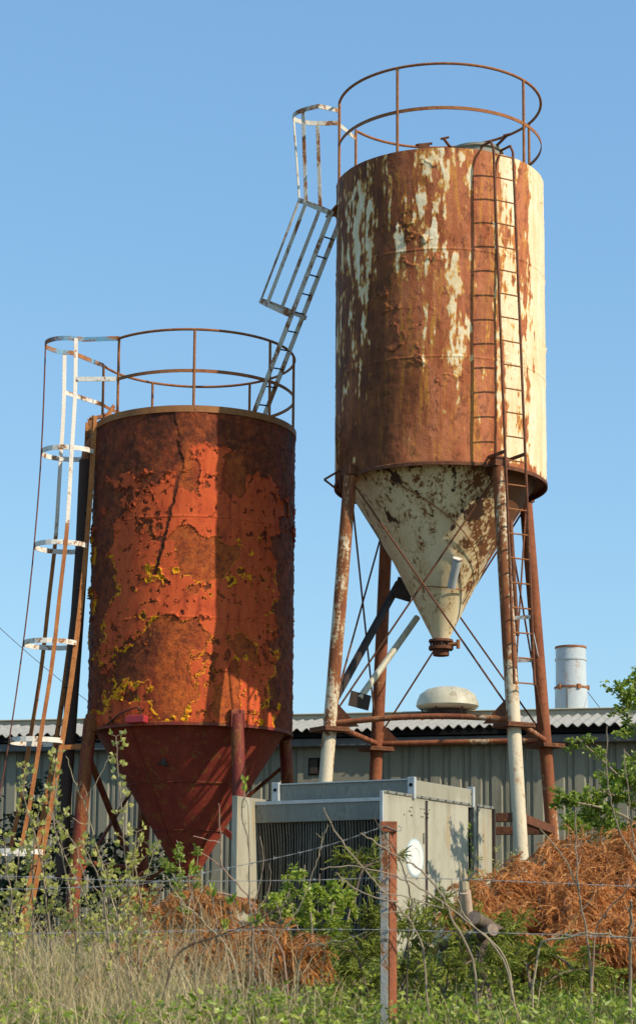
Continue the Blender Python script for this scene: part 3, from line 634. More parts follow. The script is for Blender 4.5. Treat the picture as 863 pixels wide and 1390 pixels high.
# ------------------------------------------------------------------ red silo, the rest
MB().lathe([(RL-0.03, L_top-.05), (RL+0.012, L_top-.045), (RL+0.012, L_top+.055), (RL-0.02, L_top+.06), (RL*0.5, L_top+.08), (.05, L_top+.10)], (L.x, L.y, 0), 128).build('tank_roof', M['rim'], silo_L, True)
ap = at(258, 1192, LY).z; cr_ = RL-0.13
MB().lathe([(0.13, ap), (0.15, ap+.05), (cr_*.55, (ap+L_bot)/2+.06), (cr_, L_bot+0.03)], (L.x, L.y, 0), 128).build('hopper_cone', M['hop_red'], silo_L, True)
for k in (.30, .62):
    MB().tube([cyl(L, 360*i/72, .15+(cr_-.15)*k+.004, ap+.05+(L_bot-.02-ap)*k) for i in range(72)], .006, 5, True).build('weld_seam', M['leg_red'], silo_L, True)
for th_ in (-34, 40, 130, 220):
    MB().tube([cyl(L, th_, .15+(cr_-.15)*k/10+.004, ap+.05+(L_bot-.02-ap)*k/10) for k in range(11)], .006, 5).build('weld_seam', M['leg_red'], silo_L, True)
pc = cyl(L, -16, .15+(cr_-.15)*.74+.03, ap+.05+(L_bot-ap)*.74); MB().tube([pc-Vector((.09, 0, .02)), pc, pc+Vector((.07, -.03, -.05))], .02, 8).box(pc-Vector((.03, .02, .05)), pc+Vector((.03, .02, .05))).build('lifting_eye', M['dark_iron'], silo_L)
MB().lathe([(cr_-0.01, L_bot+.04), (RL-.03, L_bot+.04), (RL-.03, L_bot-.01), (RL+.004, L_bot-.01), (RL+.004, L_bot+.03), (RL-.02, L_bot+.05)], (L.x, L.y, 0), 128, False).build('skirt_ring', M['leg_red'], silo_L, True)
for a in LB_: bracket(silo_L, L, a, RL+.03, L_bot+.1, M['leg_red'], .26)
rL = RL-0.025
zLt, zLm = at(264, 447, LY-rL).z, at(264, 503, LY-rL).z
hrL = handrail(silo_L, L, rL, zLt, zLm, L_top, -46, 256, (-46, 2.5, 50, 83, 149, 211, 256), M['rail'])
for p, q in ((lFL, lBL), (lBL, lBR)):
    MB().bar(p(L_bot-.35), q(ap-.1), .06, .09).build('brace_bar', M['leg_red'], silo_L)
    MB().bar(q(L_bot-.35), p(ap-.1), .03, .05).build('brace_bar', M['leg_red'], silo_L)
MB().tube([lFL(ap+.2), lBL(ap+.2)], .04, 8).build('tie_bar', M['leg_red'], silo_L, True)
# red lamp box with its cable loop
c = cyl(L, -24, RL+.10, L_bot+.07); u = Vector((math.cos(R_(-24)), math.sin(R_(-24)), 0)); v = Vector((-u.y, u.x, 0))
bx_ = MB().obox(c, (u, v, (0, 0, 1)), (.155, .07, .055)).build('lamp_box', M['red_box'], silo_L, False, None, 0.012)
MB().tube([c+u*.05+v*.02+Vector((0, 0, .05)), c+u*.06+Vector((0, 0, .13)), c+Vector((0, 0, .18)), c-u*.14+v*.06+Vector((0, 0, .16)), c-u*.34+v*.08+Vector((0, 0, .10)), c-u*.6+v*.22-Vector((0, 0, .02)), c-u*1.0+v*.5-Vector((0, 0, .06))], .011, 6).build('cable', M['dark_iron'], bx_, True)

# caged ladder on its left side: sloping outwards to the foot
LA = -70.0
ln = Vector((math.sin(R_(LA)), -math.cos(R_(LA)), 0)); lt = Vector((-ln.y, ln.x, 0))
if lt.y > 0: lt = -lt
lz1, lz0 = at(128, 566, 29.6).z, 1.35
def LO(z): return cyl(L, LA, RL+0.09+0.0118*max(0, lz1+.6-z)**2, z)
def LP(z, a, b_): return LO(z)+ln*a+lt*b_
zs_ = lambda z0, z1, n: [z0+(z1-z0)*i/n for i in range(n+1)]
mb = MB()
for s_ in (-.22, .22): mb.band([LP(z, 0, s_) for z in zs_(lz0, lz1, 14)], lt if s_ else lt, 0.014, 0.075) if False else mb.band([LP(z, 0, s_) for z in zs_(lz0, lz1, 14)], ln, 0.075, 0.02)
ladL = mb.build('ladder', M['ladder_rail'], silo_L)
z = 1.6
while z < lz1:
    MB().tube([LP(z, 0, -.22), LP(z, 0, .22)], .011, 6).build('rung', M['dark_iron'], ladL, True); z += .30
def uhoop(z):
    pts = [(0, .24), (.10, .33), (.24, .375)]
    for k in range(0, 13):
        a = math.pi*k/12; pts.append((.38+.36*math.sin(a), .375*math.cos(a)))
    pts += [(.24, -.375), (.10, -.33), (0, -.24)]
    return [LP(z, a, b_) for a, b_ in pts]
for y in (613, 741, 874, 1007, 1158):
    MB().band(uhoop(at(110, y, 29.5).z), (0, 0, 1), 0.075, 0.010).build('cage_hoop', M['hoop'], silo_L, False)
ctop = zLt
for a, b_, m in ((.36, .385, 'strap'), (.36, -.385, 'strap'), (.75, 0, 'strap_thin')):
    n_ = ln if b_ == 0 else lt
    side = lt if b_ == 0 else ln
    zb = at(40, 1150, 29.5).z
    wd = 0.06 if b_ else 0.055
    MB().band([LP(z, a, b_)+side*0.006*math.sin(z*3) for z in zs_(zb, ctop, 24)], side, wd, 0.012).build('cage_strap', M[m], silo_L)
# top hoop running into the handrail, and the white mid bars
pa, pb = cyl(L, -46, rL, zLt), cyl(L, 256, rL, zLt)
top = [pa]+[LP(zLt, a, b_) for a, b_ in [(.24, .375)]+[(.38+.37*math.sin(math.pi*k/14), .375*math.cos(math.pi*k/14)) for k in range(15)]+[(.24, -.375)]]+[pb]
MB().band(top, (0, 0, 1), .07, .010).build('cage_hoop', M['hoop_blue'], silo_L)
for pz, a, b_, pe in ((zLm, .36, .385, cyl(L, -46, rL, zLm)), (zLm, .36, -.385, cyl(L, 256, rL, zLm))):
    MB().band([LP(pz, a, b_), pe], (0, 0, 1), .07, .010).build('cage_bar', M['hoop'], silo_L)
# dark filling pipe that climbs beside the ladder and hooks over the rim
zc = at(118, 600, 29.9).z
pp = [at(84, 1190, 29.65), at(88, 1085, 29.75), at(103, 870, 29.85), at(112, 740, 29.9), at(117, 625, 29.9)]
MB().tube(pp, .105, 14).build('fill_pipe', M['dark_pipe'], silo_L, True)
e0 = pp[-1]; mb = MB()
mb.tube([e0-Vector((0, 0, .05)), e0+Vector((.02, 0, .12)), e0+Vector((.10, 0, .30)), e0+Vector((.17, .1, .42)), e0+Vector((.30, .25, .50))], .085, 10)
mb.bar(e0+Vector((.12, -.15, .28)), e0+Vector((.06, -.15, .62)), .05, .07).bar(e0+Vector((.06, -.15, .62)), e0+Vector((.26, -.15, .66)), .05, .05)
mb.bar(e0+Vector((.25, -.1, .70)), e0+Vector((.55, .1, .72)), .12, .03).bar(e0+Vector((.30, -.16, .62)), e0+Vector((.42, -.05, .86)), .02, .06)
mb.build('pipe_elbow', M['rail'], silo_L)
MB().bar(LP(at(0, 1010, 29.5).z-.05, .02, .1), lFL(L_bot-.25), .06, .07).build('ladder_bracket', M['ladder_rail'], ladL)

# ------------------------------------------------------------------ inclined caged ladder that joins the two roofs
nT, fT = at(453, 281, 28.25), at(462, 296, 28.62)
nB, fB = at(343, 562, 29.4), at(359, 566, 29.8)
T0, B0 = (nT+fT)/2, (nB+fB)/2
inc = thing('access_ladder', B0, 'rusty white caged ladder sloping from the tall silo down to the red one', 'ladder')
dd = (B0-T0).normalized(); rr = (fT-nT); rr = (rr-dd*rr.dot(dd)).normalized(); oo = rr.cross(dd).normalized()
if oo.x > 0: oo = -oo
mb = MB()
for s_ in (-1, 1): mb.band([T0+rr*s_*.20, B0+rr*s_*.20], oo, .07, .016)
lad = mb.build('ladder_rails', M['cage_white'], inc)
n_ = int((B0-T0).length/.31)
for i in range(1, n_+1):
    c = T0+dd*(.10+i*.30); MB().tube([c-rr*.2, c+rr*.2], .013, 6).build('rung', M['dark_iron'], lad, True)
def UH(c, o, r, dpt=.66, hw=.34, n=14):
    P = [c+r*-.2]
    for k in range(n+1):
        a = math.pi*k/n; P.append(c+o*(dpt*math.sin(a))+r*(-hw*math.cos(a)))
    return P+[c+r*.2]
k_end = (at(397, 430, 28.6)-T0).dot(dd)
hz_o = Vector((oo.x, oo.y, 0)).normalized(); rh = Vector((rr.x, rr.y, 0)).normalized()
for k in (0.04, k_end): MB().band(UH(T0+dd*k, oo, rr), dd, .07, .010).build('cage_hoop', M['cage_white'], inc)
zt2 = at(457, 152, 28.3).z; zt1 = T0.z
zCt = zBt-.13; pa2, pb2 = cyl(B, -84, rB, zCt), cyl(B, 235, rB, zCt)
cT = Vector((T0.x, T0.y, zCt))
hoop_t = [cT+hz_o*(.70*math.sin(math.pi*k/14))+rh*(-.34*math.cos(math.pi*k/14)) for k in range(1, 14)]
hoop_t = [hoop_t[0]]+hoop_t+[hoop_t[-1]]
MB().band([pa2]+hoop_t+[pb2], (0, 0, 1), .07, .010).build('cage_hoop', M['cage_white'], inc)
for k, nm in ((3, 0), (7, 1), (11, 2)):
    a = math.pi*k/14
    l0 = T0+oo*(.66*math.sin(a))+rr*(-.34*math.cos(a))
    MB().band([hoop_t[k], l0+dd*.04], hz_o if k != 7 else rh, .055, .012).build('cage_strap', M['cage_white'], inc)
    MB().band([l0+dd*.04, l0+dd*k_end], oo if k != 7 else rr, .055, .012).build('cage_strap', M['cage_white'], inc)
MB().bar(T0+Vector((-.10, 0, .02)), T0+Vector((.22, .1, .10)), .5, .02).tube([T0+Vector((-.05, 0, -.02)), T0+Vector((.16, .1, -.2))], .025, 8).build('foot_plate', M['rail'], inc)

# ------------------------------------------------------------------ shed behind
wl, wr = Vector((-9.5, 38.6, 0)), Vector((12.5, 33.4, 0))
wd = (wr-wl).normalized(); wn = Vector((wd.y, -wd.x, 0)).normalized()
if wn.y > 0: wn = -wn
def on_wall(px, py, out=0.0):
    """point where the view through (px, py) meets the wall plane"""
    d = CM @ Vector(((px-PPX)/F_PX, -(py-PPY)/F_PX, -1)); k = (wl+wn*out-CAM).dot(wn)/d.dot(wn); return CAM+d*k
eave = on_wall(760, 992, 0.4).z
shed = thing('metal_shed', (wl+wr)/2+Vector((0, 0, 1.5)), 'long low grey ribbed metal shed with wavy cement roof edge', 'shed')
Lw = (wr-wl).length
prof = []; u = 0
while u < Lw-.4:
    prof += [(u, 0), (u+.03, .035), (u+.20, .035), (u+.225, 0.0), (u+.265, 0.0), (u+.28, .02), (u+.33, .02), (u+.345, 0)]; u += .37
vs = []; 
for uu, d in prof:
    p = wl+wd*uu+wn*d; vs += [p+Vector((0, 0, 1.2)), p+Vector((0, 0, eave+.12))]
fs = [(2*i, 2*i+2, 2*i+3, 2*i+1) for i in range(len(prof)-1)]
MB().add(vs, fs).build('wall', M['clad'], shed)
# other walls and the roof volume
bk = -wn*14
mb = MB()
for a, b_ in ((wl, wl+bk), (wl+bk, wr+bk), (wr+bk, wr)):
    mb.add([a+Vector((0, 0, 1.2)), b_+Vector((0, 0, 1.2)), b_+Vector((0, 0, eave+.1)), a+Vector((0, 0, eave+.1))], [(0, 1, 2, 3)])
mb.build('wall', M['clad'], shed)
# corrugated roof, front slope
pitch_r = R_(10.2); ridge_d = 2.3
nu = int(Lw/.0185); vs = []; fs = []
for i in range(nu+1):
    uu = -.3+i*(Lw+.6)/nu; hz = .032*math.sin(2*math.pi*uu/.185); sh = int(uu/1.02); hz += ((sh*7) % 5-2)*.006+.004*math.sin(uu*1.7); eo = ((sh*11) % 7-3)*.012
    for j, dist in enumerate((-.42+eo, ridge_d)):
        z = eave+.10+(dist+.42)*math.tan(pitch_r)+hz; p = wl+wd*uu-wn*dist; vs.append((p.x, p.y, z))
    for j, dist in enumerate((-.42+eo, ridge_d)):
        z = eave+.10+(dist+.42)*math.tan(pitch_r)+hz-.012; p = wl+wd*uu-wn*(dist); vs.append((p.x, p.y, z))
for i in range(nu):
    a, b_ = 4*i, 4*(i+1); fs += [(a, b_, b_+1, a+1), (a+2, a+3, b_+3, b_+2), (a, a+2, b_+2, b_)]
MB().add(vs, fs).build('roof', M['roof'], shed, True)
ridge_z = eave+.10+(ridge_d+.42)*math.tan(pitch_r)
pz1 = on_wall(770, 963.5, -ridge_d-.05).z; mb = MB(); c = (wl+wr)/2-wn*(ridge_d+2.05); c.z = pz1-.3
mb.obox(c, (wd, wn, (0, 0, 1)), (Lw/2+.3, 2.0, .3)); mb.obox(c+wn*2.0+Vector((0, 0, .315)), (wd, wn, (0, 0, 1)), (Lw/2+.3, .05, .014))
mb.build('parapet', M['parapet'], shed, False, None, .02)
# gutter below the eave
c = (wl+wr)/2+wn*.20
mb = MB().band([wl+wn*.22+Vector((0, 0, eave-.12)), wr+wn*.22+Vector((0, 0, eave-.12))], (0, 0, 1), .15, .14)
mb.build('gutter', M['gutter'], shed, False, None, .02)
mb = MB(); mb.obox((wl+wr)/2+wn*.20+Vector((0, 0, eave+.02)), (wd, wn, (0, 0, 1)), (Lw/2, .15, .045)); mb.build('eave_shade', M['black'], shed)  # black strip painted as the shadow under the eave
# flat panel with a dark hatch
a, b_ = on_wall(404, 1012, .06), on_wall(502, 1075, .06)
pn_ = MB().obox((a+b_)/2, (wd, wn, (0, 0, 1)), (abs((b_-a).dot(wd))/2, .015, abs(a.z-b_.z)/2)).build('wall_panel', M['clad'], shed, False, None, .006)
a, b_ = on_wall(419, 1029, .09), on_wall(440, 1052, .09)
MB().obox((a+b_)/2, (wd, wn, (0, 0, 1)), (abs((b_-a).dot(wd))/2, .012, abs(a.z-b_.z)/2)).build('hatch_opening', M['black'], pn_)
MB().obox((a+b_)/2-wd*.05+wn*.02, (wd, wn, (0, 0, 1)), (.07, .012, abs(a.z-b_.z)/2.4)).build('hatch_flap', M['dark_iron'], pn_)

# roof ventilator
vp = at(607, 968, 38.2); vr = 43*38.2/F_PX
ridge_z = pz1-.02; vent = thing('roof_ventilator', (vp.x, vp.y, ridge_z), 'cream mushroom shaped ventilator cowl on the shed roof', 'ventilator')
vz = at(607, 957, 38.2-vr).z
MB().lathe([(vr*.6, vz-.02), (vr*.92, vz), (vr, vz+.05), (vr*.97, vz+.14), (vr*.88, vz+.27), (vr*.66, vz+.37), (vr*.35, vz+.42), (.02, vz+.43)], (vp.x, vp.y, 0), 48).build('cowl', M['vent'], vent, True)
MB().lathe([(vr*.62, vz-.28), (vr*.62, vz-.01)], (vp.x, vp.y, 0), 32).build('throat', M['dark_iron'], vent, True)
MB().box((vp.x-vr*1.05, vp.y-vr*.9, ridge_z-.3), (vp.x+vr*1.05, vp.y+vr*.9, vz-.24)).box((vp.x-vr*.85, vp.y-vr*.8, vz-.25), (vp.x+vr*.85, vp.y+vr*.8, vz-.18)).build('base', M['rail'], vent, False, None, .02)
mb = MB()
for a in range(0, 360, 60):
    mb.tube([(vp.x+vr*.86*math.sin(R_(a+30)), vp.y-vr*.86*math.cos(R_(a+30)), vz+.02), (vp.x+vr*.72*math.sin(R_(a+30)), vp.y-vr*.72*math.cos(R_(a+30)), vz-.12)], .016, 6)
mb.build('stay', M['dark_iron'], vent)

# flue
fc = at(775, 964, 38.4); fr_ = 21.5*38.4/F_PX; ft, fm = at(775, 878, 38.4).z, at(775, 934, 38.4).z
flue = thing('flue_pipe', (fc.x, fc.y, fc.z-.2), 'short silver flue pipe with rusty joint ring behind the shed roof', 'flue')
MB().lathe([(fr_*1.07, fc.z-.4), (fr_*1.03, fm), (fr_*.98, fm+.002), (fr_*.96, ft), (fr_*.90, ft), (fr_*.9, ft-.3)], (fc.x, fc.y, 0), 40, False).build('pipe', M['flue'], flue, True)
for zz, q in ((fm, 1.06), (ft-.02, .985), (ft-.26, 1.0)):
    MB().lathe([(fr_*q*.97, zz-.02), (fr_*q*1.02, zz-.018), (fr_*q*1.02, zz+.018), (fr_*q*.97, zz+.02)], (fc.x, fc.y, 0), 40, False).build('joint_ring', M['rail'] if zz != ft-.26 else M['flue'], flue, True)
for a in (-50, 20, 80):
    c = Vector((fc.x+fr_*1.06*math.sin(R_(a)), fc.y-fr_*1.06*math.cos(R_(a)), fm)); MB().obox(c, ((math.cos(R_(a)), math.sin(R_(a)), 0), (math.sin(R_(a)), -math.cos(R_(a)), 0), (0, 0, 1)), (.03, .03, .045)).build('clamp', M['rail'], flue)
MB().bar((fc.x-fr_*.4, fc.y-fr_*.99, fm-.02), (fc.x-fr_*.4, fc.y-fr_*1.03, fc.z-.35), .012, .03, (1, 0, 0)).build('seam', M['gutter'], flue)
# overhead cables far behind
a, b_ = at(-40, 815, 46), at(240, 1030, 46)
tag(MB().tube([a+(b_-a)*k/10-Vector((0, 0, .25*math.sin(math.pi*k/10))) for k in range(11)], .008, 5).build('overhead_cable', M['dark_iron']), 'thin dark cable slanting down the sky behind the caged ladder', 'cable')
a, b_ = at(793, 934, 38.5), at(822, 972, 37.4)
tag(MB().tube([a, b_], .007, 5).build('guy_wire', M['dark_iron']), 'thin stay wire from the silver flue to the roof', 'wire')

# ------------------------------------------------------------------ cooling unit
cu_z0, cy = 1.45, 22.0
c0 = at(520, 1076, cy); top_z = c0.z; c0 = Vector((c0.x, c0.y, 0))
ang = R_(30); e1 = Vector((-math.cos(ang), math.sin(ang), 0)); e2 = Vector((math.sin(ang), math.cos(ang), 0))   # along coil face / along side face
W1, W2 = 1.97, 2.84
unit = thing('cooling_unit', c0+e1*W1/2+e2*W2/2+Vector((0, 0, cu_z0)), 'weathered beige cooling unit with black finned coil and a white disc', 'cooling unit')
P3 = lambda a, b_, z: c0+e1*a+e2*b_+Vector((0, 0, z))
def slab(a0, a1, b0, b1, z0, z1, mb=None):
    mb = mb or MB(); c = P3((a0+a1)/2, (b0+b1)/2, (z0+z1)/2)
    return mb.obox(c, (e1, e2, (0, 0, 1)), (abs(a1-a0)/2, abs(b1-b0)/2, abs(z1-z0)/2))
slab(.0, .03, 0, W2*.36, cu_z0, top_z).build('side_panel', M['panel'], unit, False, None, .005)
slab(.0, .03, W2*.385, W2*.76, cu_z0, top_z).build('side_panel', M['panel'], unit, False, None, .005)
slab(.0, .03, W2*.86, W2, cu_z0, top_z).build('side_panel', M['panel'], unit, False, None, .005)
slab(.01, .06, W2*.36, W2*.385, cu_z0, top_z-.01).build('panel_joint', M['dark_iron'], unit)
slab(.03, .08, W2*.76, W2*.83, cu_z0, top_z-.02).build('panel_gap', M['black'], unit)
slab(-.03, .03, W2*.795, W2*.82, cu_z0, top_z).build('post', M['panel_grey'], unit, False, None, .004)
slab(-.035, .03, W2-.02, W2+.02, cu_z0, top_z).build('post', M['dark_iron'], unit)
slab(-.012, .05, -.01, W2+.01, top_z, top_z+.03).build('top_rail', M['panel_grey'], unit, False, None, .004)
slab(-.008, .03, -.03, 0.0, cu_z0, top_z+.02).build('edge_flange', M['grey_metal'], unit, False, None, .003)
rec = .52
mb = slab(W1-.03, W1, 0, W2, cu_z0, top_z+.03); mb.build('end_plate', M['panel'], unit, False, None, .005)
slab(W1-.075, W1-.005, -.012, .0, cu_z0, top_z+.03).build('edge_flange', M['panel'], unit)
cz1 = top_z-.26
slab(.03, W1-.03, rec+.05, W2-.02, cu_z0, cz1).build('core', M['black'], unit)
slab(.032, W1-.032, rec-.06, rec+.12, cz1, top_z-.01).build('header', M['panel_grey'], unit, False, None, .006)
slab(.032, W1-.032, rec-.075, rec-.06, top_z-.05, top_z-.01).build('header_lip', M['grey_metal'], unit)
nf = 52; mb = MB()
for i in range(nf):
    a = .05+(W1-.1)*i/(nf-1); bend = random.uniform(-.012, .012); pts = []
    for k in range(9):
        t = k/8; pts.append(P3(a+.022*math.sin(t*4.6+i*.04)+bend*math.sin(t*3), rec+.02*math.sin(t*7+i*.2), cu_z0+(cz1-cu_z0)*t))
    mb.band(pts, e2, .05, .010)
mb.build('coil_fins', M['fin'], unit)
slab(.06, W1-.06, rec+.25, W2-.3, top_z+.0, top_z+.02).build('deck', M['panel_grey'], unit)
tz0, tz1 = top_z-.02, top_z+.20
tf = slab(.0, W1-.15, rec+.22, rec+.26, tz0, tz1).build('plenum_frame', M['panel_grey'], unit, False, None, .005)
slab(.0, .04, rec+.26, W2-.55, tz0, tz1).build('plenum_side', M['panel'], tf, False, None, .005)
slab(.0, W1-.15, W2-.59, W2-.55, tz0, tz1).build('plenum_side', M['panel_grey'], tf)
slab(W1-.19, W1-.15, rec+.26, W2-.55, tz0, tz1).build('plenum_side', M['panel_grey'], tf)
for a, b_ in ((-.03, rec+.17), (W1-.2, rec+.17), (-.03, W2-.60)):
    slab(a, a+.09, b_, b_+.05, tz0, tz1+.03).build('lifting_lug', M['grey_metal'], tf, False, None, .005)
    c = P3(a+.045, b_-.004, tz1-.06); MB().tube([c, c+e2*.006], .022, 10).build('lug_hole', M['black'], tf)
slab(-.005, W1-.14, rec+.20, rec+.28, tz1, tz1+.015).build('plenum_cap', M['grey_metal'], tf)
mb = MB()
for i in range(14):
    c = P3(-.012, .08+(W2-.16)*i/13, top_z+.015); mb.tube([c, c-e1*.008], .011, 6)
mb.build('rail_bolts', M['dark_iron'], unit)
for b_, z in ((W2*.345, cu_z0+.55), (W2*.345, top_z-.45), (W2*.745, cu_z0+.6)):
    slab(-.014, .0, b_-.02, b_+.02, z-.06, z+.06).build('latch', M['panel_grey'], unit, False, None, .004)
# white disc with its pale ring
def disc(c, n, r, th, mb=None):
    mb = mb or MB(); n = Vector(n); return mb.tube([c, c+n*th], r, 40)
sn = -e1
kd = (565-520)/150.0
cdisc = P3(0, W2*.265, at(565, 1164, 22.6).z)
dk_ = disc(cdisc, sn, .215, .006).build('white_disc', M['blue'], unit)
disc(cdisc+sn*.006, sn, .195, .003).build('disc_face', M['white'], dk_)
MB().tube([cdisc+sn*.0095+e2*.11*math.cos(k*math.pi/20)+Vector((0, 0, .11*math.sin(k*math.pi/20))) for k in range(40)], .003, 4, True).build('disc_mark', M['panel'], dk_)
mb = MB(); rng = random.Random(5)
for grp in (.50, .62, .92, 1.06):
    for r_ in range(3):
        for q in range(3):
            if rng.random() < .6:
                c = P3(-.001, grp+q*.035+rng.uniform(-.01, .01), top_z-.12-r_*.045); disc(c, sn, .009, .002, mb)
mb.build('vent_holes', M['black'], unit)

# ------------------------------------------------------------------ vegetation tools
def leaves_np(P, size, rng, updir=0.4, fold=0.25, narrow=0.55, dirs=None):
    n = len(P); P = np.asarray(P)
    a = rng.normal(size=(n, 3)); a[:, 2] = a[:, 2]*0.6+updir*0.5
    if dirs is not None: a = a*0.6+np.asarray(dirs)
    a /= np.linalg.norm(a, axis=1, keepdims=True)+1e-9
    b = rng.normal(size=(n, 3)); b -= a*(a*b).sum(1, keepdims=True); b /= np.linalg.norm(b, axis=1, keepdims=True)+1e-9
    c = np.cross(a, b); s = (size*rng.uniform(.6, 1.3, n))[:, None]; w_ = narrow*.5
    v0 = P; v1 = P+a*s*.45+b*s*w_+c*s*fold*.5; v2 = P+a*s; v3 = P+a*s*.45-b*s*w_+c*s*fold*.5; 
    V = np.stack([v0, v1, v2, v3], 1).reshape(-1, 3)
    k = np.arange(n)*4
    F = np.concatenate([np.stack([k, k+1, k+2], 1), np.stack([k, k+2, k+3], 1)])
    return V, F
def smooth_path(P, n=5):
    P = [Vector(p) for p in P]; out = []
    for i in range(len(P)-1):
        p0, p1, p2, p3 = P[max(i-1, 0)], P[i], P[i+1], P[min(i+2, len(P)-1)]
        for k in range(n):
            t = k/n; out.append(0.5*((2*p1)+(p2-p0)*t+(2*p0-5*p1+4*p2-p3)*t*t+(3*p1-p0-3*p2+p3)*t**3))
    return out+[P[-1]]
def px_path(pts, Y, Y2=None, ground=True, jit=.004, n=5):
    """pts run tip -> foot; the foot is carried on down into the ground"""
    Y2 = Y2 or Y; m = len(pts); P = [at(x, y, Y+(Y2-Y)*i/max(1, m-1)) for i, (x, y) in enumerate(pts)]
    if ground:
        q = P[-1].copy(); d = (P[-1]-P[-2]); d.z = 0; q += d*.4; q.z = gz(q.x, q.y)-.05; P.append(q)
    P = smooth_path(P, n); r = random.Random(int(abs(P[0].x)*1000))
    return [p+Vector((r.uniform(-jit, jit), r.uniform(-jit, jit), r.uniform(-jit, jit))) for p in P]

def stem_tube(mb, path, r0, r1): return mb.tube(path, lambda t: r0+(r1-r0)*t, 6)

# bare twigs ------------------------------------------------------
TW = [ # tip->foot px, depth, tip radius, foot radius, material, extra branches, label
 ([(297, 1090), (300, 1140), (302, 1175), (335, 1215), (352, 1245), (384, 1295)], 12.6, .004, .010, 'twig_red', [[(263, 1135), (280, 1140), (299, 1143)], [(272, 1157), (290, 1168), (303, 1179)]], 'reddish forked twig in front of the red cone, left of the cooling unit'),
 ([(333, 1078), (329, 1104), (337, 1145), (338, 1200), (341, 1250), (344, 1300)], 12.2, .004, .011, 'twig', [[(366, 1172), (367, 1190), (362, 1215), (342, 1246)], [(352, 1135), (358, 1165), (352, 1200), (343, 1230)]], 'greenish upright sapling stem before the pale end plate'),
 ([(225, 1190), (248, 1225), (280, 1255), (318, 1305)], 12.4, .004, .009, 'twig_pale', [], 'pale bent cane over the orange fronds under the red cone'),
 ([(215, 1184), (180, 1197), (140, 1222), (88, 1272)], 12.1, .003, .005, 'twig_pale', [], 'straw coloured arching stalk crossing the bottom left brambles'),
 ([(91, 1027), (101, 1060), (117, 1098), (130, 1145), (149, 1208), (172, 1295)], 12.7, .003, .009, 'twig_pale', [[(149, 1025), (134, 1057), (117, 1084), (118, 1098)], [(113, 1065), (118, 1080), (117, 1090)], [(98, 1110), (115, 1120)]], 'pale Y shaped twig in front of the red silo left leg'),
 ([(69, 1104), (101, 1144), (114, 1187), (133, 1210), (155, 1260), (176, 1300)], 12.5, .004, .009, 'twig', [], 'grey bowed cane beside the foot of the caged ladder'),
 ([(400, 1222), (350, 1250), (300, 1270), (238, 1300)], 11.9, .004, .010, 'twig_dark', [[(395, 1262), (350, 1258), (300, 1272)]], 'dark low branch slanting along the bottom below the finned coil'),
 ([(440, 1097), (446, 1112), (470, 1150), (500, 1187), (530, 1220), (558, 1253), (575, 1300)], 11.8, .005, .009, 'twig', [[(455, 1184), (480, 1205), (510, 1219), (541, 1224)]], 'long grey cane crossing in front of the finned coil to the fence post'),
 ([(490, 1131), (515, 1148), (542, 1165), (570, 1181), (598, 1212), (612, 1245), (640, 1302)], 11.7, .005, .010, 'twig', [], 'thick grey cane passing over the white disc of the cooling unit'),
 ([(505, 1107), (520, 1130), (537, 1155), (549, 1190), (558, 1224), (553, 1299)], 11.85, .004, .007, 'twig_dark', [], 'dark thin twig just beside the fence post top'),
 ([(433, 1180), (473, 1176), (527, 1187), (570, 1205), (620, 1240), (682, 1303)], 11.6, .004, .009, 'twig', [[(519, 1239), (545, 1236), (575, 1222)], [(510, 1212), (545, 1216), (600, 1233)]], 'arched grey cane behind the fence post reaching low to the right'),
 ([(445, 1118), (437, 1145), (428, 1175), (415, 1212), (395, 1250), (372, 1290)], 12.6, .003, .007, 'twig_pale', [[(438, 1130), (434, 1160)]], 'pale straight cane standing in the green bush by the coil'),
 ([(496, 1266), (470, 1276), (440, 1282), (410, 1294)], 12.0, .004, .006, 'twig_pale', [], 'pale short stick lying low left of the fence post'),
 ([(394, 1205), (385, 1228), (376, 1255), (366, 1300)], 12.4, .004, .006, 'twig_pale', [], 'short pale upright stick left of the green bush'),
 ([(780, 1099), (781, 1150), (785, 1212), (792, 1250), (800, 1302)], 12.0, .005, .010, 'twig', [[(733, 1125), (752, 1148), (768, 1170), (785, 1208)]], 'forked grey cane standing in front of the orange conifer heap'),
 ([(824, 985), (822, 1040), (829, 1090), (843, 1132), (868, 1180), (900, 1240)], 12.3, .004, .009, 'twig', [], 'tall curved bare cane before the green tree at the right'),
 ([(846, 1018), (852, 1080), (857, 1130), (868, 1170), (890, 1230)], 12.2, .004, .008, 'twig', [[(866, 1095), (858, 1110), (856, 1125)]], 'bare grey cane nearest the right edge, before the green tree'),
 ([(863, 1195), (848, 1210), (822, 1240), (806, 1275)], 13.0, .005, .009, 'twig_red', [], 'pinkish broken stick slanting out of the orange heap'),
 ([(856, 1222), (855, 1250), (854, 1300)], 11.8, .010, .013, 'twig', [], 'stout grey stake low at the right edge'),
 ([(612, 1193), (622, 1225), (640, 1255), (685, 1302)], 11.9, .004, .009, 'twig_pale', [], 'pale cane slanting down right below the cooling unit panels'),
 ([(860, 1276), (830, 1270), (798, 1267), (760, 1275), (730, 1290)], 12.1, .007, .009, 'twig_pale', [], 'pale fallen branch lying at the foot of the orange heap'),
 ([(188, 1145), (180, 1190), (171, 1230), (178, 1300)], 12.9, .003, .007, 'twig_pale', [[(215, 1140), (200, 1185), (192, 1215), (194, 1260)]], 'thin pale twigs right of the tall leafy sprig'),
]
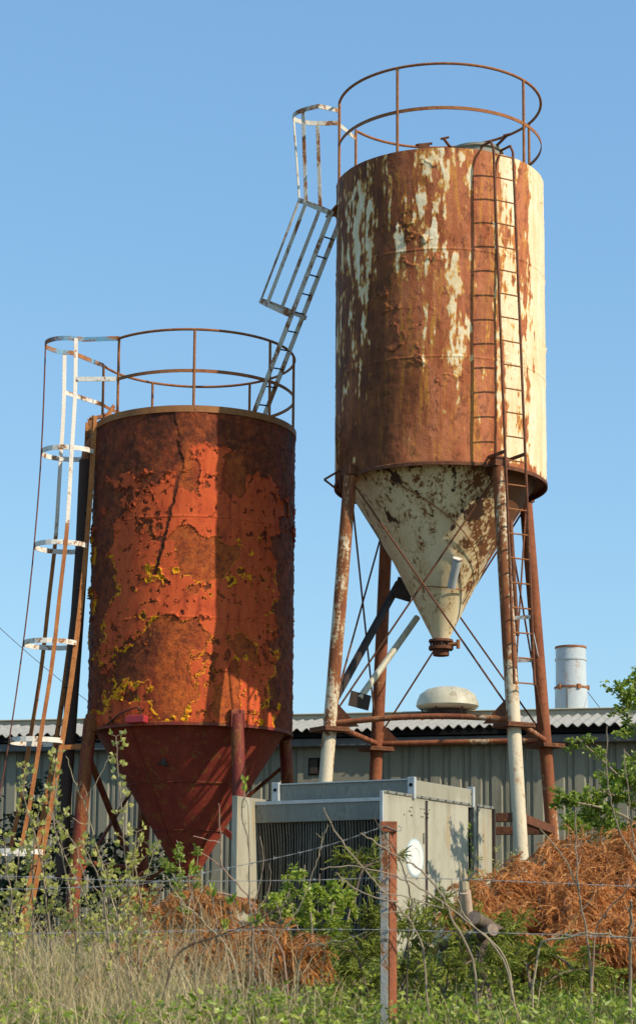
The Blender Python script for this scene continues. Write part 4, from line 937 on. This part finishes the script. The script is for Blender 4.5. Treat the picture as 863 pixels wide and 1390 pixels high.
for pts, Y, r0, r1, m, br, lab in TW:
    r0, r1 = r0*.8, r1*.75; mb = MB(); main = px_path(pts, Y, Y+.25, True, .006); stem_tube(mb, main, r0, r1)
    for b_ in br:
        bp = px_path(b_, Y+.05, Y+.12, False); e = min(main, key=lambda q: (q-bp[-1]).length); bp.append(e); stem_tube(mb, bp, r0*.8, r0*1.3)
    # a few short spurs
    rng = random.Random(len(lab)*7)
    for k in range(5):
        p = main[int(len(main)*rng.uniform(.1, .7))]; d = Vector((rng.uniform(-1, 1), rng.uniform(-.6, .6), rng.uniform(.1, 1))).normalized()
        L_ = rng.uniform(.02, .09); stem_tube(mb, [p, p+d*L_*.5, p+d*L_+Vector((0, 0, .01))], r0*.8, r0*.4)
    tag(mb.build('bare_twig', M[m], None, True), lab, 'twig', 'bare twigs and canes along the fence')

# leafy hawthorn sprigs -------------------------------------------
SP = [
 ([(158, 1000), (161, 1050), (166, 1110), (172, 1180), (176, 1240), (178, 1300)], 12.6, 'tallest hawthorn sprig of pale leaf tufts, in front of the red cone'),
 ([(74, 1026), (77, 1065), (73, 1110), (86, 1165), (98, 1230), (104, 1300)], 12.5, 'leafy hawthorn sprig in front of the caged ladder front rail'),
 ([(37, 1042), (33, 1075), (40, 1110), (52, 1150), (62, 1210), (70, 1300)], 12.7, 'hawthorn sprig rising inside the foot of the ladder cage'),
 ([(6, 1135), (10, 1180), (18, 1230), (25, 1300)], 12.3, 'hawthorn sprig at the left edge below the lowest hoop'),
 ([(108, 1138), (125, 1170), (140, 1215), (150, 1300)], 12.4, 'hawthorn sprig in front of the red silo left leg foot'),
 ([(186, 1130), (182, 1170), (190, 1215), (188, 1300)], 12.6, 'hawthorn sprig right of the tallest one, under the red cone'),
 ([(28, 1150), (22, 1195), (15, 1240), (20, 1300)], 12.1, 'low hawthorn sprig second from the left edge'),
 ([(137, 1165), (150, 1195), (160, 1240), (160, 1300)], 12.2, 'short hawthorn sprig left of the tallest one'),
 ([(55, 1090), (48, 1130), (45, 1190), (46, 1300)], 12.8, 'hawthorn sprig among the rusty cage straps'),
 ([(88, 1105), (84, 1150), (120, 1230), (130, 1300)], 12.9, 'hawthorn sprig leaning behind the ladder rail foot'),
]
for si, (pts, Y, lab) in enumerate(SP):
    rng = np.random.RandomState(100+si); main = px_path(pts, Y, Y+.2); mb = MB(); stem_tube(mb, main, .003, .008)
    root = thing('hawthorn_sprig', main[-1], lab, 'sprig', 'hawthorn sprigs at the left')
    Ps, Ds = [], []
    tot = 0
    for i in range(len(main)-2):
        for rep in range(1 if i % 2 else 2):
            p = main[i]; a = rng.uniform(0, 6.28); d = Vector((math.cos(a), math.sin(a)*.6, rng.uniform(.2, .9))).normalized()
            l_ = rng.uniform(.015, .05)*(1+.8*i/len(main)); q = p+d*l_
            if l_ > .02: stem_tube(mb, [p, q], .002, .0015)
            for k in range(rng.randint(3, 7)):
                Ps.append(q+Vector(rng.normal(0, .006, 3))); Ds.append(d+Vector((0, 0, .3)))
    # side shoots low down
    for k in range(4):
        i = rng.randint(len(main)//2, len(main)-3); p = main[i]; d = Vector((rng.uniform(-1, 1), rng.uniform(-.5, .3), rng.uniform(.3, 1.1))).normalized(); l_ = rng.uniform(.12, .32)
        sp = [p+d*l_*t+Vector((0, 0, .04*t*t)) for t in (0, .25, .5, .75, 1)]; stem_tube(mb, sp, .004, .002)
        for t in np.linspace(.25, 1, 7):
            c = p+d*l_*t+Vector((0, 0, .04*t*t))
            for _ in range(rng.randint(2, 5)): Ps.append(c+Vector(rng.normal(0, .012, 3))); Ds.append(d*.5+Vector((rng.normal(), rng.normal(), .5)))
    mb.build('stem', M['twig'], root, True)
    V, F = leaves_np(np.array(Ps), .036, rng, .5, .3, .75, np.array(Ds)*.8); np_mesh('leaves', V, F, M['leaf_pale'], root, False)

# conifer fronds ----------------------------------------------------
def fronds_np(bases, dirs, length, width, rng, droop=.7, nseg=6):
    """each frond: a drooping spine strip with short side needles"""
    n = len(bases); p = np.array(bases, float); d = np.array(dirs, float)
    nz = lambda a: a/(np.linalg.norm(a, axis=1, keepdims=True)+1e-9)
    d = nz(d); Ln = length*rng.uniform(.6, 1.3, (n, 1)); wv_ = width*rng.uniform(.7, 1.3, (n, 1)); pts = [p]; dd_ = []
    for k in range(nseg):
        d = nz(d+rng.normal(0, .08, (n, 3))*[1, 1, .3]-np.array([0, 0, droop/nseg*1.4])); p = p+d*Ln/nseg; pts.append(p); dd_.append(d)
    side = nz(np.cross(d, rng.normal(size=(n, 3)))); up2 = np.cross(side, d); V4, V3 = [], []
    for k in range(nseg):
        a, b_, t = pts[k], pts[k+1], dd_[k]; sl = wv_*(1-.55*k/nseg)
        V4.append(np.stack([a-side*.003, a+side*.003, b_+side*.0025, b_-side*.0025], 1))
        for sg in (-1, 1):
            for h in (.05, .3, .55, .8):
                q = a+t*(Ln/nseg)*h; tip = q+(side*sg*.6+t*.85+up2*rng.normal(0, .35, (n, 1)))*sl
                V3.append(np.stack([q-t*.004-up2*.002, q+t*.005+up2*.002, tip], 1))
    V4 = np.concatenate(V4).reshape(-1, 3); V3 = np.concatenate(V3).reshape(-1, 3)
    k4 = np.arange(len(V4)//4)*4; F = np.concatenate([np.stack([k4, k4+1, k4+2], 1), np.stack([k4, k4+2, k4+3], 1)])
    F3 = np.arange(len(V3)).reshape(-1, 3)+len(V4)
    return np.concatenate([V4, V3]), np.concatenate([F, F3])
def bough(root_label, path, nf, flen, fwid, mat, group, seed, bark='twig_red', droop=.8, spread=.14, r0=.012, sideways=.7, lab_cat='bough', name='conifer_bough'):
    rng = np.random.RandomState(seed)
    root = thing(name, path[0], root_label, lab_cat, group)
    mb = MB(); stem_tube(mb, path, r0, .004)
    bs, ds = [], []; per = 20; dead = droop > .8
    for i in range(max(6, nf//per)):
        t = rng.uniform(.03, 1); k = t*(len(path)-1); j = min(int(k), len(path)-2); p = path[j].lerp(path[j+1], k-j); d = (path[j+1]-path[j]).normalized()
        sd_ = Vector((rng.normal(), rng.normal()*.8-.35, rng.normal()*.45+.15)).normalized(); lat = (d*.55+sd_*.8).normalized()
        ll = spread*rng.uniform(.7, 2.0)*(1.15-.5*t); P_ = [p+lat*ll*u-Vector((0, 0, (.35 if dead else .12)*ll*u*u)) for u in (0, .25, .5, .75, 1)]
        stem_tube(mb, P_, .005, .002); ax_ = lat.cross(Vector(rng.normal(size=3))).normalized()
        for m in range(per):
            u = rng.uniform(.1, 1)*4; jj = min(int(u), 3); q = P_[jj].lerp(P_[jj+1], u-jj); sg = 1 if m % 2 else -1
            bs.append(q); ds.append(lat*.55+ax_*sg*.55+Vector(rng.normal(0, .16, 3))+Vector((0, -.12, -.45 if dead else -.05)))
    mb.build('branch', M[bark], root, True)
    V, F = fronds_np(bs, ds, flen, fwid, rng, droop); np_mesh('foliage', V, F, M[mat], root, False)
    return root
def ppx(pts, Y, Y2): 
    m = len(pts); return smooth_path([at(x, y, Y+(Y2-Y)*i/(m-1)) for i, (x, y) in enumerate(pts)], 5)
heap = [ # foot -> tip
 ([(690, 1300), (700, 1240), (720, 1190), (758, 1152)], 16.0, 17.0), ([(760, 1310), (770, 1230), (790, 1170), (806, 1140)], 16.2, 17.2),
 ([(840, 1310), (835, 1230), (825, 1170), (790, 1142)], 16.1, 17.1), ([(900, 1300), (880, 1220), (860, 1165), (838, 1132)], 16.0, 17.2),
 ([(650, 1260), (655, 1230), (668, 1200), (690, 1185)], 15.8, 16.4), ([(720, 1300), (740, 1260), (770, 1225), (810, 1205)], 15.5, 16.0),
 ([(800, 1320), (830, 1275), (860, 1240), (900, 1210)], 15.4, 16.0), ([(660, 1290), (700, 1250), (735, 1222), (770, 1200)], 15.6, 16.3),
 ([(900, 1330), (880, 1290), (850, 1265), (815, 1250)], 15.1, 15.5), ([(700, 1215), (740, 1185), (790, 1162), (850, 1150)], 16.6, 17.2),
 ([(670, 1225), (700, 1200), (735, 1178), (775, 1165)], 16.3, 16.8), ([(760, 1250), (790, 1222), (830, 1195), (880, 1180)], 16.0, 16.5),
 ([(740, 1320), (780, 1290), (820, 1270), (860, 1262)], 15.0, 15.3), ([(905, 1250), (890, 1195), (872, 1150), (866, 1122)], 16.4, 17.4),
]
HL = ['orange dead conifer bough of the heap at the right']
for i, (pts, Y, Y2) in enumerate(heap):
    bough('rust orange dead conifer bough in the big heap at the right', ppx([(x, y+16) for x, y in pts], Y, Y2), 860, .17, .026, 'frond_dead', 'dead conifer boughs in the right heap', 300+i, spread=.26, droop=.82)
heap2 = [
 ([(180, 1310), (195, 1275), (225, 1245), (275, 1228)], 14.8, 15.4), ([(255, 1320), (275, 1285), (310, 1262), (360, 1252)], 14.3, 14.9),
 ([(150, 1340), (185, 1310), (230, 1290), (285, 1280)], 14.0, 14.4), ([(420, 1330), (395, 1295), (360, 1272), (310, 1258)], 14.2, 14.8),
 ([(310, 1340), (350, 1310), (385, 1295), (415, 1300)], 13.8, 14.1), ([(225, 1260), (262, 1226), (295, 1212), (335, 1222)], 15.6, 16.0),
 ([(160, 1270), (185, 1240), (215, 1228), (250, 1232)], 15.3, 15.7),
]
for i, (pts, Y, Y2) in enumerate(heap2):
    bough('brown orange dead frond bough in the low heap under the red cone', ppx(pts, Y, Y2), 560, .13, .023, 'frond_brown', 'dead boughs in the low heap under the red cone', 340+i, spread=.20, droop=.85)
heap3 = [
 ([(560, 1330), (570, 1280), (590, 1240), (625, 1215)], 14.2, 14.8), ([(640, 1330), (640, 1285), (655, 1250), (690, 1235)], 14.1, 14.6),
 ([(720, 1330), (715, 1290), (700, 1262), (670, 1250)], 13.9, 14.3), ([(790, 1330), (775, 1290), (750, 1272), (725, 1265)], 13.9, 14.2),
 ([(600, 1340), (610, 1305), (640, 1280), (680, 1275)], 13.5, 13.9), ([(545, 1330), (550, 1270), (565, 1225), (590, 1205)], 14.5, 15.0),
 ([(500, 1330), (490, 1290), (480, 1270), (455, 1262)], 14.1, 14.4), ([(700, 1350), (740, 1310), (770, 1295), (800, 1290)], 13.4, 13.7),
 ([(478, 1215), (490, 1185), (505, 1172), (520, 1168)], 16.4, 16.6), ([(480, 1260), (500, 1238), (520, 1228), (540, 1232)], 15.4, 15.7),
]
for i, (pts, Y, Y2) in enumerate(heap3):
    bough('green conifer bough cut and lying low beside the fence post', ppx([(x, y+(24 if y > 1200 else 0)) for x, y in pts], Y, Y2), 300, .10, .017, 'frond_green', 'green conifer boughs below the cooling unit', 360+i, 'bark', .5, .18)

# leafy bushes -----------------------------------------------------
def leafy(name, label, cat, stems, Ystem, nleaf, size, mat, spread, seed, bark='twig', r=(.010, .003), group=None, narrow=.6, ground=True):
    rng = np.random.RandomState(seed); root = None; mb = MB(); Ps = []; paths = []
    for pts, Y, Y2 in stems:
        P = smooth_path([at(x, y, Y+(Y2-Y)*i/(len(pts)-1)) for i, (x, y) in enumerate(pts)], 6)
        if ground and P[0].z-gz(P[0].x, P[0].y) < .6:
            q = P[0].copy(); q.z = gz(q.x, q.y)-.05; P = [q]+P
        paths.append(P)
    root = thing(name, paths[0][0], label, cat, group)
    for P in paths:
        stem_tube(mb, P, r[0], r[1])
        ln_ = sum((P[i+1]-P[i]).length for i in range(len(P)-1)); n = int(nleaf*ln_)
        shoots = max(3, int(ln_*14))
        for k in range(shoots):
            t = rng.uniform(.12, 1)*(len(P)-1); j = min(int(t), len(P)-2); p = P[j].lerp(P[j+1], t-j)
            d = (P[j+1]-P[j]).normalized()*.5+Vector(rng.normal(0, .6, 3)); d.z += .15; d.normalize(); l_ = spread*rng.uniform(.4, 1.3)
            e = p+d*l_; stem_tube(mb, [p, p.lerp(e, .5)+Vector((0, 0, .01)), e], r[1]*.8, r[1]*.4)
            m = max(3, int(n/shoots))
            for q in np.linspace(.2, 1.02, m): Ps.append(p.lerp(e, q)+Vector(rng.normal(0, .012+.02*spread, 3)))
    mb.build('branches', M[bark], root, True)
    V, F = leaves_np(np.array(Ps), size, rng, .1, .3, narrow); np_mesh('leaves', V, F, M[mat], root, False)
    return root
leafy('leafy_bush', 'bright green leafy bush in front of the finned coil', 'bush',
      [([(430+dx, 1330), (430+dx*1.2, 1270), (428+dx*1.5+ex, 1225), (430+dx*1.7+ex, 1200-h)], 15.5+dd_, 15.7+dd_) for dx, ex, h, dd_ in
       ((-30, -4, -20, 0), (-20, -4, 8, .2), (-8, -3, 26, .1), (0, 4, 14, -.1), (12, 2, 0, .2), (22, 4, -12, 0), (32, 2, -35, .1), (-36, 0, -45, -.1), (-5, 0, -30, -.3), (16, 0, -45, -.3))], 15.5, 520, .040, 'leaf_yel', .10, 500)
leafy('leafy_shoot', 'small green leafy shoot under the red cone tip', 'shoot',
      [([(250, 1250), (240, 1200), (222, 1165), (196, 1142)], 15.0, 15.0), ([(250, 1250), (245, 1190), (243, 1160), (240, 1140)], 15.0, 15.1), ([(250, 1250), (262, 1210), (268, 1170), (270, 1150)], 15.1, 15.1)], 15, 240, .028, 'leaf_green', .055, 501, 'twig', (.006, .002))
leafy('hedge_tree', 'glossy green leafy tree growing at the right edge before the shed', 'tree',
      [([(905, 1240), (900, 1100), (890, 1000), (868, 925)], 22.5, 22.8),
       ([(900, 1120), (860, 1075), (825, 1040), (785, 1004)], 22.5, 22.0), ([(900, 1150), (850, 1110), (810, 1095), (762, 1086)], 22.4, 21.8),
       ([(900, 1160), (850, 1135), (810, 1125), (772, 1120)], 22.4, 21.9), ([(900, 1080), (880, 1050), (862, 1035), (845, 1018)], 22.5, 22.2),
       ([(895, 1030), (880, 990), (862, 960), (840, 945)], 22.6, 22.4), ([(905, 1150), (880, 1115), (850, 1090), (835, 1065)], 22.7, 22.5),
       ([(905, 1180), (870, 1150), (840, 1130), (800, 1105)], 22.6, 22.2), ([(900, 1100), (875, 1075), (850, 1055), (820, 1060)], 22.8, 22.6),
       ([(905, 1060), (890, 1020), (872, 1000), (855, 985)], 22.7, 22.6), ([(890, 1000), (876, 960), (866, 935), (852, 920)], 22.6, 22.5),
       ([(905, 1200), (880, 1165), (860, 1140), (830, 1120)], 22.8, 22.6), ([(905, 1130), (890, 1090), (880, 1070), (865, 1045)], 22.3, 22.1),
       ([(890, 1090), (850, 1085), (815, 1075), (790, 1090)], 22.3, 22.0)], 22, 520, .060, 'leaf_green', .22, 502, 'twig', (.022, .006))
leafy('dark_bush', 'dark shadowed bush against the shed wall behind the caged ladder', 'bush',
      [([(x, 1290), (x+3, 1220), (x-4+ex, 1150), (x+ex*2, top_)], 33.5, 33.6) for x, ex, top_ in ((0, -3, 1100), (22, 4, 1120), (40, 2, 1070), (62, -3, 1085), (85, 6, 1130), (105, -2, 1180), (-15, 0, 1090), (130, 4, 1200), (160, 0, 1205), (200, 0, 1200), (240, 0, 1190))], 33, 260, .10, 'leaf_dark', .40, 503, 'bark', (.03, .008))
leafy('weed_clump', 'pale flowering weeds at the foot of the tall silo leg', 'weed',
      [([(x, 1240), (x+dx*.5, 1200), (x+dx, top_)], 17.8, 17.9) for x, dx, top_ in ((660, -8, 1160), (668, 6, 1150), (680, 14, 1155), (655, -16, 1185), (690, 14, 1150), (672, 0, 1178))], 18, 200, .018, 'leaf_pale', .06, 504, 'twig', (.004, .002))
leafy('creeper', 'thin green creeper climbing the cooling unit corner post', 'creeper',
      [([(640, 1230), (638, 1190), (641, 1160), (636, 1120)], 23.6, 23.9)], 23, 160, .035, 'leaf_yel', .06, 505, 'twig', (.005, .002))
# opening yellow buds on the sapling stem
for k, (x, y) in enumerate(((258, 1185), (332, 1066), (352, 1252), (305, 1262), (315, 1225), (290, 1213), (345, 1255))):
    rng = np.random.RandomState(700+k); p = at(x, y, 12.2); P = np.array([p+Vector((rng.normal(0, .01), rng.normal(0, .01), rng.normal(0, .02))) for _ in range(10)])
    st = MB(); pts_ = [p+Vector((0, 0, .02)), p-Vector((0, 0, .08)), Vector((p.x+.03, p.y, p.z-.25)), Vector((p.x+.05, p.y+.02, gz(p.x, p.y)-.03))]
    root = thing('budding_shoot', pts_[-1], 'yellow green bud opening on a thin stem left of the cooling unit', 'shoot', 'yellow buds low in the foreground')
    stem_tube(st, smooth_path(pts_, 4), .002, .004); st.build('stem', M['twig'], root, True)
    V, F = leaves_np(P, .055, rng, 1.2, .3, .45, np.tile([[0, 0, 1.1]], (10, 1))); np_mesh('leaves', V, F, M['leaf_yel'], root, False)

# broken stump and sawn logs below the unit ---------------------------
p = at(627, 1172, 14.5); q = at(630, 1206, 14.5); e = at(634, 1250, 14.6)
st = thing('broken_stump', e, 'pale splintered stump with pinkish bark below the cooling unit panels', 'stump')
mb = MB().tube([e, q, q+(p-q)*.3], .036, 9)
for k, (ox, oy, hh, rr_) in enumerate(((-.018, 0, 1.0, .017), (.010, -.012, .72, .016), (.024, .008, .45, .012), (-.004, .018, .60, .014), (-.028, .012, .36, .010))):
    b0 = q+(p-q)*.25+Vector((ox*.6, oy, 0)); mb.tube([b0, b0+(p-q)*.4*hh+Vector((ox*.3, 0, 0)), b0+(p-q)*.78*hh+Vector((ox*.4, 0, 0))], lambda t, r=rr_: r*(1-.85*t*t), 6)
mb.build('wood', M['twig_pale'], st)
MB().tube([e+Vector((0, 0, .02)), q+Vector((0, 0, -.02))], .045, 12).build('bark_collar', M['wood_end'], st, True)
MB().tube([at(632, 1198, 14.5), at(640, 1188, 14.45), at(648, 1178, 14.4)], lambda t: .012*(1-t)+.003, 6).build('splinter', M['twig_pale'], st, True)
for (x, y, dx, dy, r, lab) in ((643, 1246, .25, .5, .052, 'sawn log with pale rounded end beside the splintered stump'), (668, 1262, -.3, .6, .048, 'dark sawn log end low among the green boughs')):
    a = at(x, y, 14.0); b_ = a+Vector((dx, dy, -.12))
    lg = thing('sawn_log', (a.x, a.y, gz(a.x, a.y)), lab, 'log')
    MB().tube([b_, a], r, 16).build('bark', M['bark'], lg, True)
    d = (a-b_).normalized(); MB().tube([a+d*.001, a+d*.006], r*.9, 16).build('sawn_end', M['bark_end'], lg)
    MB().tube([Vector((a.x, a.y+.1, gz(a.x, a.y)-.05)), b_.lerp(a, .6)], r*.9, 12).build('stub', M['bark'], lg, True)

# grass and low growth --------------------------------------------------
def blades(name, n, xr, yr, hgt, wid, mat, seed, lean=.5, dens=None):
    rng = np.random.RandomState(seed); X = rng.uniform(*xr, n); Y = rng.uniform(*yr, n)
    if dens is not None:
        k = rng.uniform(0, 1, n) < dens(X, Y); X, Y = X[k], Y[k]; n = len(X)
    Zb = gz(X, Y)-.02; a = rng.uniform(0, 6.28, n); h = hgt*rng.uniform(.4, 1.3, n); l_ = lean*rng.uniform(.1, 1.4, n)*h
    dx, dy = np.cos(a)*l_, np.sin(a)*l_*.7; sx, sy = -np.sin(rng.uniform(0, 6.28, n)), np.cos(a); wv_ = wid*rng.uniform(.6, 1.3, n); nn = np.sqrt(sx**2+sy**2); sx, sy = sx/nn, sy/nn
    Vs = []
    for t, wf in ((0, 1), (.4, .8), (.75, .5), (1, .05)):
        cx, cy_, cz = X+dx*t*t, Y+dy*t*t, Zb+h*(t-.18*(l_/h)*t*t)
        Vs += [np.stack([cx-sx*wv_*wf, cy_-sy*wv_*wf, cz], 1), np.stack([cx+sx*wv_*wf, cy_+sy*wv_*wf, cz], 1)]
    V = np.stack(Vs, 1).reshape(-1, 3); k = np.arange(n)*8
    F = np.concatenate([np.stack([k+2*j, k+2*j+1, k+2*j+3, k+2*j+2], 1) for j in range(3)])
    o = np_mesh(name, V, F, M[mat], None, True); o['kind'] = 'stuff'; return o
leftw = lambda x, y: np.clip(.95-(x+.8)/1.2, .12, 1)
o = blades('dry_grass', 16000, (-3.0, 3.2), (10.4, 17), .30, .0035, 'straw', 601, .9, leftw)
tag(o, 'dry straw coloured grass matted along the bottom left', 'grass')
o = blades('tall_straw', 5200, (-2.9, .1), (11.6, 15.5), .62, .0028, 'straw', 602, .9, lambda x, y: np.clip(-(x)/.9, .05, 1))
tag(o, 'taller bleached straw stalks tangled at the left', 'grass')
o = blades('green_grass', 14000, (-3.2, 3.2), (10.4, 19), .20, .005, 'grass', 603, .7)
tag(o, 'short rough green grass under the brambles', 'grass')
rng = np.random.RandomState(610); n = 15000
X = rng.uniform(-3.2, 3.4, n); Y = rng.uniform(10.4, 17.5, n); hmax = .10+.22*np.clip(.5+fbm(X*1.3, Y*1.3, 77, 3), 0, 1)
P = np.stack([X, Y, gz(X, Y)+hmax*rng.uniform(0.05, 1, n)**.7], 1)
V, F = leaves_np(P, .045, rng, .5, .3, .6); o = np_mesh('undergrowth', V, F, M['leaf_yel'], None, False); o['kind'] = 'stuff'
tag(o, 'low leafy undergrowth and nettles covering the ground', 'undergrowth')

# ------------------------------------------------------------------ fence
pY = 12.0; ptop = at(527, 1116, pY)
post = thing('fence_post', (ptop.x, pY, gz(ptop.x, pY)), 'rusty steel angle fence post with barbed wire', 'fence post')
zp0 = gz(ptop.x, pY)-.1
apx = Vector((ptop.x-.002, pY-.03, 0)); 
def plate(p, q, th, name, mat):
    p, q = Vector(p), Vector(q); c = (p+q)/2; d = q-p; n_ = Vector((-d.y, d.x, 0)).normalized()
    MB().obox(Vector((c.x, c.y, (zp0+ptop.z)/2)), (d, n_, (0, 0, 1)), (d.length/2, th/2, (ptop.z-zp0)/2)).build(name, mat, post, False, None, .002)
plate((ptop.x-.047, pY-.035, 0), (ptop.x-.004, pY-.045, 0), .010, 'post_flange', M['post'])
plate((ptop.x+.002, pY-.046, 0), (ptop.x+.048, pY-.005, 0), .010, 'post_flange', M['post_rust'])
MB().obox(Vector((ptop.x, pY-.035, ptop.z-.03)), ((1, 0, 0), (0, 1, 0), (0, 0, 1)), (.050, .022, .032)).build('post_cap', M['post_rust'], post, False, None, .004)
def wire(pts, label, Y=12.0, barbs=True, seed=0):
    P = smooth_path([at(x, y, Y-.06) for x, y in pts], 12); mb = MB()
    a = []; b_ = []; 
    for i, p in enumerate(P):
        ph = i*1.3; o = Vector((0, math.cos(ph), math.sin(ph)))*.0028; a.append(p+o*.6); b_.append(p-o*.6)
    mb.tube(a, .0013, 5).tube(b_, .0013, 5)
    wr_ = thing('barbed_wire', P[0], label, 'wire', 'barbed wire strands of the fence')
    mb.build('strand', M['wire'], wr_, True)
    rng = random.Random(seed); dist = 0
    for i in range(1, len(P)):
        dist += (P[i]-P[i-1]).length
        if dist > .13:
            dist = 0; p = P[i]; bm_ = MB().tube([p-Vector((.008, 0, 0)), p+Vector((.008, 0, 0))], .0042, 6)
            for k in range(4):
                d = Vector((rng.uniform(-.5, .5), rng.uniform(-1, 1), rng.uniform(-1, 1))).normalized()*.017; bm_.tube([p-d*.2, p+d], .0016, 4)
            bm_.build('barb', M['wire'], wr_)
wire([(-60, 1207), (60, 1206), (200, 1199), (310, 1178), (400, 1159), (460, 1143), (522, 1121)], 'top barbed wire rising to the head of the fence post', seed=1)
wire([(-60, 1188), (60, 1191), (200, 1196), (400, 1195), (527, 1191)], 'second barbed wire strand running level left of the fence post', seed=2)
wire([(527, 1191), (640, 1194), (760, 1199), (920, 1206)], 'middle barbed wire strand running right of the fence post', seed=3)
wire([(-60, 1268), (150, 1266), (340, 1262), (527, 1262)], 'lowest barbed wire strand on the left of the fence post', seed=4)
wire([(527, 1262), (660, 1266), (790, 1270), (920, 1276)], 'lowest barbed wire strand on the right of the fence post', seed=5)
wire([(540, 1121), (545, 1124), (541, 1128), (524, 1122)], 'loose wire tail twisted round the post head', seed=6)

# ------------------------------------------------------------------ render settings
sc.render.engine = 'CYCLES'
sc.cycles.use_denoising = True
sc.cycles.max_bounces = 7; sc.cycles.diffuse_bounces = 3; sc.cycles.transmission_bounces = 4
sc.view_settings.view_transform = 'Standard'; sc.view_settings.look = 'None'; sc.view_settings.exposure = 0
